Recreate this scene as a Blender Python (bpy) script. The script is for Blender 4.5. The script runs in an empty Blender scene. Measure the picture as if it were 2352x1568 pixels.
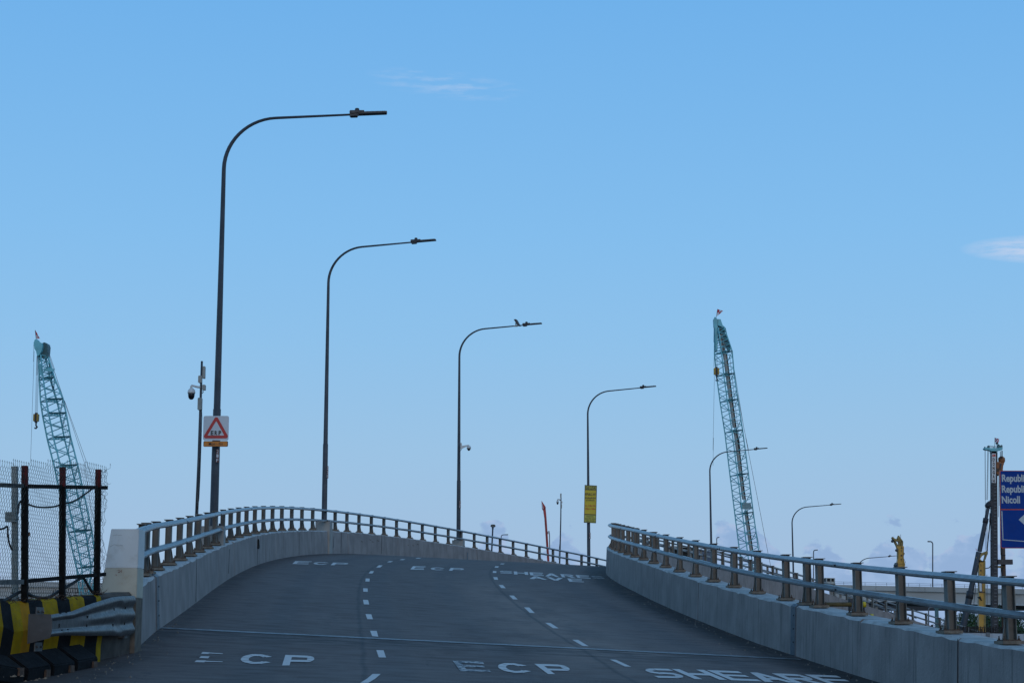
import bpy, bmesh, math, random
from mathutils import Vector, Matrix
from mathutils.bvhtree import BVHTree
random.seed(7)
scn = bpy.context.scene
COL = scn.collection
R = math.radians

# ------------------------------------------------------------------ camera
CZ = 7.5                                   # eye height above the low ground
FPX, HOR, CX, CY, WPX = 4000.0, 1460.0, 1176.0, 784.0, 2352.0
PITCH = math.atan2(HOR - CY, FPX)
cam = bpy.data.cameras.new('camera')
cam.sensor_width = 36.0
cam.lens = 36.0 * FPX / WPX
cam.clip_start = 0.1
cam.clip_end = 20000
camo = bpy.data.objects.new('camera', cam)
COL.objects.link(camo)
camo.location = (0, 0, CZ)
camo.rotation_euler = (math.pi / 2 + PITCH, 0, 0)
scn.camera = camo

# ------------------------------------------------------------------ node helpers
class NT:
    def __init__(s, tree):
        s.t = tree; s.n = tree.nodes; s.l = tree.links
    def node(s, typ, **kw):
        n = s.n.new(typ)
        for k, v in kw.items(): setattr(n, k, v)
        return n
    def put(s, sock, v):
        if isinstance(v, bpy.types.NodeSocket): s.l.new(v, sock)
        elif v is not None:
            if hasattr(sock.default_value, '__len__') and not hasattr(v, '__len__'): v = (v, v, v)
            if hasattr(sock.default_value, '__len__') and len(sock.default_value) == 4 and len(v) == 3: v = (*v, 1)
            sock.default_value = v
    def m(s, op, a, b=None, c=None, clamp=False):
        n = s.node('ShaderNodeMath', operation=op, use_clamp=clamp)
        s.put(n.inputs[0], a)
        if b is not None: s.put(n.inputs[1], b)
        if c is not None: s.put(n.inputs[2], c)
        return n.outputs[0]
    def mix(s, f, a, b, blend='MIX'):
        n = s.node('ShaderNodeMix', data_type='RGBA', blend_type=blend)
        s.put(n.inputs[0], f); s.put(n.inputs[6], a); s.put(n.inputs[7], b)
        return n.outputs[2]
    def rng(s, v, a, b, c=0.0, d=1.0, smooth=True):
        if isinstance(a, (int, float)) and isinstance(b, (int, float)) and a > b: a, b, c, d = b, a, d, c
        n = s.node('ShaderNodeMapRange', interpolation_type='SMOOTHSTEP' if smooth else 'LINEAR')
        for i, q in enumerate((v, a, b, c, d)): s.put(n.inputs[i], q)
        return n.outputs[0]
    def noise(s, vec, scale, detail=4, rough=0.55):
        n = s.node('ShaderNodeTexNoise')
        s.put(n.inputs['Vector'], vec); n.inputs['Scale'].default_value = scale
        n.inputs['Detail'].default_value = detail; n.inputs['Roughness'].default_value = rough
        return n.outputs[0]
    def mapping(s, vec, scale=(1, 1, 1), loc=(0, 0, 0), rot=(0, 0, 0)):
        n = s.node('ShaderNodeMapping'); s.put(n.inputs[0], vec)
        n.inputs['Scale'].default_value = scale; n.inputs['Location'].default_value = loc; n.inputs['Rotation'].default_value = rot
        return n.outputs[0]
    def xyz(s, vec):
        n = s.node('ShaderNodeSeparateXYZ'); s.put(n.inputs[0], vec); return n.outputs
    def comb(s, x, y, z):
        n = s.node('ShaderNodeCombineXYZ')
        for i, q in enumerate((x, y, z)): s.put(n.inputs[i], q)
        return n.outputs[0]

def lin(r, g, b):
    f = lambda c: (c / 255 / 12.92) if c / 255 <= 0.04045 else ((c / 255 + 0.055) / 1.055) ** 2.4
    return (f(r), f(g), f(b), 1)

# ------------------------------------------------------------------ sky: dawn sky, sun just up behind the camera
world = bpy.data.worlds.new('World'); scn.world = world; world.use_nodes = True
SUN_EL, SUN_AZ = 12.0, 170.0                # azimuth measured from +Y clockwise
w = NT(world.node_tree); w.n.clear()
gen = w.node('ShaderNodeTexCoord').outputs['Generated']
nrm = w.node('ShaderNodeVectorMath', operation='NORMALIZE'); w.put(nrm.inputs[0], gen)
dx, dy, dz_ = w.xyz(nrm.outputs[0])
az = w.m('MULTIPLY', w.m('ARCTAN2', dx, dy), 57.29578)
el = w.m('MULTIPLY', w.m('ARCSINE', dz_), 57.29578)
ramp = w.node('ShaderNodeValToRGB'); w.put(ramp.inputs[0], w.rng(el, -10, 90, smooth=False))
STOPS = [(-10, (150, 172, 212)), (0, (161, 185, 218)), (3, (158, 190, 224)), (6, (152, 193, 229)), (9.6, (140, 192, 235)),
         (13, (130, 189, 238)), (17, (120, 183, 237)), (21, (110, 177, 236)), (30, (104, 160, 214)), (50, (100, 148, 198)), (90, (98, 140, 186))]
cr = ramp.color_ramp; cr.interpolation = 'B_SPLINE' if False else 'LINEAR'
while len(cr.elements) < len(STOPS): cr.elements.new(0.5)
for e, (a, c) in zip(cr.elements, STOPS): e.position = (a + 10) / 100
for e, (a, c) in zip(cr.elements, STOPS): e.color = lin(*c)
sky = ramp.outputs[0]
nish = w.node('ShaderNodeTexSky', sky_type='NISHITA', sun_disc=False, sun_elevation=R(SUN_EL), sun_rotation=R(SUN_AZ), altitude=20)
sky = w.mix(0.05, sky, w.mix(1.0, nish.outputs[0], (0.12, 0.12, 0.12, 1), 'MULTIPLY'))
# distant cumulus banks low on the horizon
cv = w.comb(w.m('MULTIPLY', az, 1.05), w.m('MULTIPLY', el, 1.5), 3.7)
n1 = w.noise(cv, 0.62, 7, 0.56)
n2 = w.noise(w.comb(w.m('MULTIPLY', az, 0.12), 0.0, 8.2), 1.0, 2)
hgt = w.m('MULTIPLY_ADD', w.m('SUBTRACT', n2, 0.5), 2.0, 0.7)
for a0, h_, wd in ((-0.5, 3.3, 1.3), (1.6, 3.0, 1.6), (4.0, 2.4, 1.2), (7.3, 3.6, 1.5), (10.2, 2.9, 1.2), (12.2, 3.4, 1.5), (14.6, 3.5, 1.6), (17.5, 3.1, 1.8), (22.0, 3.0, 2.5), (-20.0, 2.4, 3.0), (-31.0, 3.0, 4.0), (33.0, 2.6, 4.0)):
    q_ = w.m('DIVIDE', w.m('SUBTRACT', az, a0), wd)
    hgt = w.m('MAXIMUM', hgt, w.m('MULTIPLY', w.m('EXPONENT', w.m('MULTIPLY', w.m('MULTIPLY', q_, q_), -1.0)), h_))
edge = w.m('ADD', w.m('MULTIPLY', w.m('SUBTRACT', hgt, el), 0.20), n1)
band = w.m('MULTIPLY', w.rng(edge, 0.455, 0.515), w.rng(az, -14, -2, 0.35, 1.0))
shade = w.noise(cv, 1.1, 6, 0.6)
ccol = w.mix(w.rng(shade, 0.40, 0.62), lin(134, 164, 208), lin(150, 178, 219))
ccol = w.mix(w.m('MULTIPLY', w.rng(edge, 0.62, 0.50), w.rng(shade, 0.48, 0.62, 0, .8)), ccol, lin(174, 188, 219))
sky = w.mix(w.m('MULTIPLY', band, 0.62), sky, ccol)
# thin cirrus streaks
def wisp(a0, e0, wa, we, slope, amp, seed, lo=0.42, hi=0.72):
    global sky
    u = w.m('DIVIDE', w.m('SUBTRACT', az, a0), wa)
    v = w.m('DIVIDE', w.m('SUBTRACT', w.m('SUBTRACT', el, e0), w.m('MULTIPLY', w.m('SUBTRACT', az, a0), slope)), we)
    g = w.m('SUBTRACT', 1.0, w.m('ADD', w.m('MULTIPLY', u, u), w.m('MULTIPLY', v, v)), clamp=True)
    n = w.noise(w.comb(w.m('MULTIPLY', az, 0.7), w.m('MULTIPLY', el, 4.5), seed), 1.3, 6, 0.6)
    k = w.m('MULTIPLY', w.m('MULTIPLY', g, w.rng(n, lo, hi)), amp)
    sky = w.mix(k, sky, lin(190, 208, 236))
wisp(-2.2, 17.95, 2.9, 0.50, -0.10, 0.36, 1.3)
wisp(17.6, 12.05, 2.9, 0.48, -0.06, 1.0, 5.3, 0.28, 0.58)
bg = w.node('ShaderNodeBackground'); w.put(bg.inputs[0], sky); bg.inputs[1].default_value = 1.0
wo = w.node('ShaderNodeOutputWorld'); w.l.new(bg.outputs[0], wo.inputs[0])

# ------------------------------------------------------------------ sun (very soft, low, behind the camera)
sun = bpy.data.lights.new('sun', 'SUN'); sun.energy = 0.42; sun.angle = R(28); sun.color = (1.0, 0.84, 0.68)
suno = bpy.data.objects.new('sun', sun); COL.objects.link(suno)
sd = Vector((math.sin(R(SUN_AZ)) * math.cos(R(SUN_EL + 6)), math.cos(R(SUN_AZ)) * math.cos(R(SUN_EL + 6)), math.sin(R(SUN_EL + 6))))
suno.rotation_euler = sd.to_track_quat('Z', 'Y').to_euler(); suno.location = (0, -20, 40)
vs = scn.view_settings
scn.display_settings.display_device = 'sRGB'
vs.view_transform = 'Standard'; vs.look = 'None'; vs.gamma = 1; vs.use_curve_mapping = False; vs.exposure = 0.0
scn.render.engine = 'CYCLES'

# ------------------------------------------------------------------ geometry helpers
def W(x, y, Y):
    """photo direction (x, y on a 2352 px wide frame) at distance Y -> world point"""
    c, s = math.cos(PITCH), math.sin(PITCH)
    v = CY - y
    d = Vector((x - CX, c * FPX - s * v, s * FPX + c * v))
    return Vector((0, 0, CZ)) + d * (Y / d.y)
def zc(x0, y0, k): return lambda u, v: ((x0 + u / k) / 1.7415, (y0 + v / k) / 1.7415)
ZAX = Vector((0, 0, 1))

WM = {}                                    # world matrices
def link(name, data, parent=None, mw=None):
    o = bpy.data.objects.new(name, data); COL.objects.link(o)
    mw = mw if mw is not None else (WM[parent.name].copy() if parent else Matrix.Identity(4))
    WM[o.name] = mw
    if parent:
        o.parent = parent; o.matrix_basis = WM[parent.name].inverted() @ mw
    else: o.matrix_basis = mw
    return o
def tag(o, label=None, cat=None, group=None, kind=None):
    if label: o['label'] = label
    if cat: o['category'] = cat
    if group: o['group'] = group
    if kind: o['kind'] = kind
    return o
def thing(name, label, cat, loc, group=None, mw=None):
    o = link(name, None, None, mw if mw is not None else Matrix.Translation(loc))
    o.empty_display_size = 0.3
    return tag(o, label, cat, group)

class MB:
    """collects polygons in WORLD space (or local if build(local=True))"""
    def __init__(s): s.v = []; s.f = []; s.mi = []; s.sm = []
    def add(s, vs, fs, mi=0, smooth=False):
        b = len(s.v); s.v += [Vector(p) for p in vs]
        for f in fs: s.f.append([b + i for i in f]); s.mi.append(mi); s.sm.append(smooth)
        return s
    def box(s, c, sx, sy, sz, rot=None, mi=0):
        c = Vector(c); r = rot or Matrix.Identity(3)
        vs = [c + r @ Vector((x * sx / 2, y * sy / 2, z * sz / 2)) for z in (-1, 1) for y in (-1, 1) for x in (-1, 1)]
        return s.add(vs, [(0, 2, 3, 1), (4, 5, 7, 6), (0, 1, 5, 4), (2, 6, 7, 3), (0, 4, 6, 2), (1, 3, 7, 5)], mi)
    def prism(s, poly, off, mi=0):
        n = len(poly); off = Vector(off); a = [Vector(p) for p in poly]
        return s.add(a + [p + off for p in a], [tuple(range(n))[::-1], tuple(range(n, 2 * n))] + [(i, (i + 1) % n, n + (i + 1) % n, n + i) for i in range(n)], mi)
    def tube(s, path, rad, n=8, mi=0, smooth=True, caps=True, phase=0.0):
        path = [Vector(p) for p in path]
        if not hasattr(rad, '__len__'): rad = [rad] * len(path)
        vs = []; prev = None
        for i, p in enumerate(path):
            t = (path[min(i + 1, len(path) - 1)] - path[max(i - 1, 0)]).normalized()
            if prev is None:
                a = Vector((1, 0, 0)) if abs(t.x) < 0.9 else Vector((0, 1, 0))
                u = (a - t * a.dot(t)).normalized()
            else: u = (prev - t * prev.dot(t)).normalized()
            prev = u; q = t.cross(u)
            for k in range(n):
                an = 2 * math.pi * k / n + phase
                vs.append(p + (u * math.cos(an) + q * math.sin(an)) * rad[i])
        fs = [(i * n + k, i * n + (k + 1) % n, (i + 1) * n + (k + 1) % n, (i + 1) * n + k) for i in range(len(path) - 1) for k in range(n)]
        s.add(vs, fs, mi, smooth)
        if caps:
            b = len(s.v) - len(vs); m = len(path) - 1
            s.f += [[b + k for k in range(n)][::-1], [b + m * n + k for k in range(n)]]; s.mi += [mi, mi]; s.sm += [False, False]
        return s
    def sweep(s, frames, prof, mi=0, caps=True, smooth=False):
        """frames: (origin, xaxis, zaxis); prof: closed list (x, z)"""
        n = len(prof); vs = [o + X * p[0] + Z * p[1] for (o, X, Z) in frames for p in prof]
        fs = [(i * n + k, i * n + (k + 1) % n, (i + 1) * n + (k + 1) % n, (i + 1) * n + k) for i in range(len(frames) - 1) for k in range(n)]
        if caps: fs += [tuple(range(n))[::-1], tuple(range((len(frames) - 1) * n, len(frames) * n))]
        return s.add(vs, fs, mi, smooth)
    def lathe(s, c, prof, n=16, mi=0, axis='Z'):
        vs = []
        for r, z in prof:
            for k in range(n):
                a = 2 * math.pi * k / n
                p = Vector((r * math.cos(a), r * math.sin(a), z))
                if axis == 'Y': p = Vector((p.x, p.z, p.y))
                if axis == 'X': p = Vector((p.z, p.x, p.y))
                vs.append(Vector(c) + p)
        m = len(prof)
        fs = [(i * n + k, i * n + (k + 1) % n, (i + 1) * n + (k + 1) % n, (i + 1) * n + k) for i in range(m - 1) for k in range(n)]
        fs += [tuple(range(n))[::-1], tuple(range((m - 1) * n, m * n))]
        return s.add(vs, fs, mi, True)
    def mesh(s, name, mats, inv=None):
        me = bpy.data.meshes.new(name)
        vs = [inv @ p for p in s.v] if inv is not None else s.v
        me.from_pydata([tuple(p) for p in vs], [], s.f)
        for m in (mats if isinstance(mats, (list, tuple)) else [mats]): me.materials.append(m)
        me.polygons.foreach_set('material_index', s.mi); me.polygons.foreach_set('use_smooth', s.sm)
        bm = bmesh.new(); bm.from_mesh(me); bmesh.ops.recalc_face_normals(bm, faces=bm.faces); bm.to_mesh(me); bm.free()
        me.update(); return me
    def build(s, name, mats, parent=None, loc=None):
        mw = WM[parent.name] if parent else (Matrix.Translation(loc) if loc is not None else Matrix.Identity(4))
        return link(name, s.mesh(name, mats, mw.inverted()), parent, mw.copy())

_unit = {}
def beam(parent, name, p0, p1, r, mat, n=6, label=None):
    """one straight round member as an object that shares a unit mesh"""
    key = (mat.name, n)
    if key not in _unit:
        _unit[key] = MB().tube([(0, 0, 0), (0, 0, 1)], 1.0, n).mesh('member', mat)
    p0, p1 = Vector(p0), Vector(p1); d = p1 - p0
    q = d.to_track_quat('Z', 'Y').to_matrix().to_4x4()
    o = link(name, _unit[key], parent, Matrix.Translation(p0) @ q @ Matrix.Diagonal((r, r, d.length, 1)))
    if label: o['label'] = label
    return o

_txt = {}
def text(parent, name, s, mat, center, right, up, height, width=None, align='CENTER', bold=0.012, label=None):
    """flat lettering as a mesh; height = capital height in metres"""
    key = (s, bold)
    if key not in _txt:
        c = bpy.data.curves.new('lettering', 'FONT'); c.body = s; c.size = 1.0; c.offset = bold; c.resolution_u = 3
        o = bpy.data.objects.new('lettering', c); COL.objects.link(o)
        bpy.context.view_layer.update()
        me = bpy.data.meshes.new_from_object(o.evaluated_get(bpy.context.evaluated_depsgraph_get()))
        bpy.data.objects.remove(o)
        xs = [v.co.x for v in me.vertices]; ys = [v.co.y for v in me.vertices]
        _txt[key] = (me, min(xs), max(xs))
    me, x0, x1 = _txt[key]
    me = me.copy(); me.materials.clear(); me.materials.append(mat)
    k = height / 0.70
    kx = (width / (x1 - x0)) if width else k
    ox = {'CENTER': (x0 + x1) / 2, 'LEFT': x0}[align]
    right, up = Vector(right).normalized(), Vector(up).normalized(); nn = right.cross(up)
    for v in me.vertices: v.co = ((v.co.x - ox) * kx, (v.co.y - 0.35) * k, 0)
    rot = Matrix((right, up, nn)).transposed().to_4x4()
    o = link(name, me, parent, Matrix.Translation(Vector(center)) @ rot)
    if label: o['label'] = label
    return o

# ------------------------------------------------------------------ materials
def mat(name, col, rough=0.6, metal=0.0, var=0.25, scale=3.0, bump=0.0, bscale=40.0, dirt=None, dirt_amt=0.5, streak=0.0, coat=0.0, spec=0.5):
    m = bpy.data.materials.new(name); m.use_nodes = True
    t = NT(m.node_tree); bs = t.n['Principled BSDF']
    pos = t.node('ShaderNodeNewGeometry').outputs['Position']
    n = t.noise(pos, scale, 5)
    c = t.mix(t.rng(n, 0.3, 0.7), tuple(q * (1 - var) for q in col), tuple(min(1, q * (1 + var)) for q in col))
    if streak:
        sv = t.mapping(pos, (5.0, 5.0, 0.28)); sn = t.noise(sv, 1.6, 6, 0.65)
        sv2 = t.mapping(pos, (17.0, 17.0, 0.5)); sn2 = t.noise(sv2, 1.2, 4, 0.6)
        c = t.mix(t.m('MULTIPLY', t.rng(sn, 0.5, 0.75), streak), c, tuple(q * 0.42 for q in col))
        c = t.mix(t.m('MULTIPLY', t.rng(sn2, 0.55, 0.8), streak * 0.5), c, tuple(min(1, q * 1.5) for q in col))
    if dirt:
        dn = t.noise(pos, scale * 2.3, 6, 0.65)
        c = t.mix(t.m('MULTIPLY', t.rng(dn, 0.52, 0.72), dirt_amt), c, (*dirt, 1))
    t.put(bs.inputs['Base Color'], c)
    t.put(bs.inputs['Roughness'], t.rng(t.noise(pos, scale * 4, 3), 0.3, 0.7, max(0, rough - 0.08), min(1, rough + 0.08)))
    bs.inputs['Metallic'].default_value = metal
    bs.inputs['Specular IOR Level'].default_value = spec
    if coat: bs.inputs['Coat Weight'].default_value = coat
    if bump:
        b = t.node('ShaderNodeBump'); b.inputs['Strength'].default_value = bump; b.inputs['Distance'].default_value = 0.02
        t.put(b.inputs['Height'], t.noise(pos, bscale, 4)); t.l.new(b.outputs[0], bs.inputs['Normal'])
    return m

M = {}
M['concrete'] = mat('parapet concrete', (0.295, 0.248, 0.228), 0.8, var=0.16, scale=1.4, bump=0.35, bscale=18, dirt=(0.13, 0.12, 0.10), dirt_amt=0.3, streak=0.85)
M['concrete_far'] = mat('far concrete', (0.33, 0.315, 0.29), 0.85, var=0.14, scale=0.7, dirt=(0.16, 0.145, 0.12), dirt_amt=0.4, streak=0.35)
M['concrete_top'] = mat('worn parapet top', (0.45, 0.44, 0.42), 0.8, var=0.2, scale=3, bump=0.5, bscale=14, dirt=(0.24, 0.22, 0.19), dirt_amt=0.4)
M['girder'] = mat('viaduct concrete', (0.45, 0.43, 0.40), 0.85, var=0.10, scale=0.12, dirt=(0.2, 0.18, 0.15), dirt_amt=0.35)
M['girder_shaded'] = mat('shaded viaduct concrete', (0.035, 0.035, 0.038), 0.9, var=0.2, scale=0.1)  # viaduct concrete darkened to carry the shade below the deck
M['mortar'] = mat('stained mortar pad', (0.22, 0.165, 0.122), 0.9, var=0.25, scale=9, bump=0.4, bscale=30, dirt=(0.14, 0.09, 0.05), dirt_amt=0.6)
M['post'] = mat('beige painted steel', (0.192, 0.178, 0.158), 0.6, var=0.16, spec=0.35, scale=3, dirt=(0.10, 0.075, 0.055), dirt_amt=0.45)
M['rust'] = mat('rusty steel', (0.10, 0.06, 0.04), 0.85, var=0.35, scale=20)
M['galv'] = mat('galvanised rail', (0.235, 0.24, 0.245), 0.36, metal=0.7, var=0.14, scale=5, bump=0.12, bscale=9, dirt=(0.14, 0.13, 0.12), dirt_amt=0.5)
M['joint_plate'] = mat('joint cover plate', (0.105, 0.125, 0.145), 0.5, metal=0.3, var=0.12, scale=4)
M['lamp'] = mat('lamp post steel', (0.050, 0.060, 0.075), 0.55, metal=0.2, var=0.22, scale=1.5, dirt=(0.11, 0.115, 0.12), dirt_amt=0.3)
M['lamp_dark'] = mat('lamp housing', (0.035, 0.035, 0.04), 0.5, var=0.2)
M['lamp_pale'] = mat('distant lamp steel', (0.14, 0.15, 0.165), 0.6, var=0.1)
M['marking'] = None
M['white'] = mat('white paint', (0.62, 0.62, 0.60), 0.6, var=0.06, scale=2, dirt=(0.36, 0.33, 0.28), dirt_amt=0.35, bump=0.15, bscale=60)
M['cream'] = mat('aged cream paint', (0.47, 0.43, 0.34), 0.7, var=0.08, scale=3, dirt=(0.36, 0.26, 0.17), dirt_amt=0.35, bump=0.15, bscale=60)
M['housing'] = mat('white plastic housing', (0.60, 0.60, 0.58), 0.4, var=0.04)
M['grey_box'] = mat('grey plastic box', (0.30, 0.30, 0.27), 0.5, var=0.08)
M['black_glass'] = mat('dark dome', (0.012, 0.010, 0.012), 0.12, var=0.05)
M['cable'] = mat('black cable', (0.012, 0.012, 0.013), 0.6, var=0.2)
M['fence_black'] = mat('black fence steel', (0.006, 0.006, 0.006), 0.85, spec=0.15, var=0.4, scale=15)
M['fence_red'] = mat('dull red paint', (0.085, 0.014, 0.014), 0.8, spec=0.2, var=0.35, scale=12, dirt=(0.03, 0.012, 0.012), dirt_amt=0.6)
M['wire'] = mat('chain link wire', (0.030, 0.040, 0.037), 0.6, metal=0.1, var=0.3, scale=8)
M['wire_dark'] = mat('old wire', (0.06, 0.065, 0.06), 0.6, var=0.3, scale=8)
M['old_white'] = mat('weathered white post', (0.26, 0.28, 0.26), 0.7, var=0.12, scale=6, dirt=(0.22, 0.19, 0.15), dirt_amt=0.5)
M['yellow'] = mat('barrier yellow', (0.36, 0.22, 0.003), 0.75, spec=0.15, var=0.18, scale=5, dirt=(0.16, 0.10, 0.03), dirt_amt=0.55, bump=0.2, bscale=50)
M['yellow_orange'] = mat('barrier orange yellow', (0.42, 0.19, 0.006), 0.75, spec=0.15, var=0.15, scale=5, dirt=(0.18, 0.09, 0.02), dirt_amt=0.5)
M['black'] = mat('barrier black', (0.010, 0.0105, 0.012), 0.8, spec=0.15, var=0.25, scale=5, dirt=(0.04, 0.036, 0.03), dirt_amt=0.3, bump=0.2, bscale=50)
M['guard'] = mat('guardrail steel', (0.080, 0.070, 0.065), 0.45, metal=0.0, var=0.15, scale=4, dirt=(0.13, 0.12, 0.12), dirt_amt=0.4)
M['hole'] = mat('bolt black', (0.01, 0.01, 0.01), 0.8, var=0.1)
M['teal'] = mat('crane teal paint', (0.17, 0.50, 0.55), 0.5, var=0.15, scale=1.0, dirt=(0.05, 0.12, 0.14), dirt_amt=0.35)
M['teal_dark'] = mat('crane dark teal', (0.03, 0.12, 0.135), 0.5, var=0.25, scale=1.5)
M['steel_dark'] = mat('dark machine steel', (0.028, 0.030, 0.036), 0.6, var=0.3, scale=1.2)
M['mast'] = mat('piling mast steel', (0.022, 0.026, 0.034), 0.6, var=0.2, scale=0.8)
M['mast_side'] = mat('piling mast brace', (0.045, 0.054, 0.068), 0.6, var=0.2, scale=0.8)
M['leader'] = mat('pale leader', (0.42, 0.41, 0.37), 0.6, var=0.12, scale=1)
M['rope'] = mat('wire rope', (0.03, 0.03, 0.033), 0.7, var=0.1)
M['hook_yellow'] = mat('hook block yellow', (0.40, 0.24, 0.02), 0.5, var=0.2, dirt=(0.05, 0.04, 0.03), dirt_amt=0.6)
M['mast_yellow'] = mat('machine yellow', (0.48, 0.25, 0.03), 0.5, var=0.15, scale=1, dirt=(0.16, 0.09, 0.03), dirt_amt=0.5)
M['mast_head'] = mat('oily yellow casting', (0.28, 0.19, 0.05), 0.55, var=0.3, scale=1.5, dirt=(0.08, 0.05, 0.03), dirt_amt=0.6)
M['orange'] = mat('hammer orange', (0.30, 0.10, 0.03), 0.6, var=0.2, dirt=(0.08, 0.05, 0.04), dirt_amt=0.5)
M['red'] = mat('boom red paint', (0.42, 0.030, 0.028), 0.5, var=0.15, scale=0.8)
M['flag_red'] = mat('flag red', (0.55, 0.03, 0.05), 0.8, var=0.1)
M['flag_white'] = mat('flag white', (0.75, 0.72, 0.74), 0.8, var=0.05)
M['sign_white'] = mat('sign sheeting', (0.58, 0.60, 0.62), 0.35, var=0.03)
M['sign_red'] = mat('sign red', (0.50, 0.020, 0.016), 0.4, var=0.05)
M['sign_black'] = mat('sign black', (0.012, 0.012, 0.014), 0.45, var=0.05)
M['sign_orange'] = mat('sign orange', (0.62, 0.19, 0.010), 0.4, var=0.05)
M['sign_yellow'] = mat('sign yellow', (0.60, 0.43, 0.008), 0.45, var=0.07, scale=1.5)
M['sign_pale'] = mat('sign pale yellow', (0.47, 0.44, 0.05), 0.45, var=0.06, scale=2)
M['sign_text_red'] = mat('sign text red', (0.50, 0.07, 0.01), 0.45, var=0.05)
M['sign_blue'] = mat('sign blue', (0.001, 0.043, 0.25), 0.6, spec=0.15, var=0.06, scale=2)
M['sign_line'] = mat('sign reflective grey', (0.42, 0.47, 0.50), 0.4, var=0.05)
M['tag_red'] = mat('number plate red', (0.11, 0.022, 0.02), 0.5, var=0.1)
M['lorry'] = mat('lorry blue grey', (0.10, 0.13, 0.18), 0.6, var=0.1, scale=0.8)
M['rebar'] = mat('rebar', (0.025, 0.018, 0.016), 0.8, var=0.3)
M['trunk'] = mat('tree bark', (0.07, 0.05, 0.035), 0.9, var=0.3, scale=3, bump=0.5)
M['ground'] = mat('dry ground', (0.11, 0.10, 0.08), 0.95, var=0.3, scale=0.05, bump=0.3, bscale=2)
M['hoard'] = mat('pale site hoarding', (0.38, 0.42, 0.46), 0.7, var=0.08, scale=0.6)
M['teal_post'] = mat('green steel column', (0.05, 0.13, 0.14), 0.6, var=0.2, scale=0.8)

# leaves with slight translucency
def leaf_mat(name, col):
    m = bpy.data.materials.new(name); m.use_nodes = True; t = NT(m.node_tree); bs = t.n['Principled BSDF']
    oi = t.node('ShaderNodeNewGeometry')
    n = t.noise(oi.outputs['Position'], 0.9, 4)
    t.put(bs.inputs['Base Color'], t.mix(t.rng(n, 0.35, 0.65), tuple(q * 0.5 for q in col), tuple(q * 1.6 for q in col)))
    bs.inputs['Roughness'].default_value = 0.55; bs.inputs['Transmission Weight'].default_value = 0.0
    return m
M['leaf'] = leaf_mat('dark leaves', (0.028, 0.062, 0.018))

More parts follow.
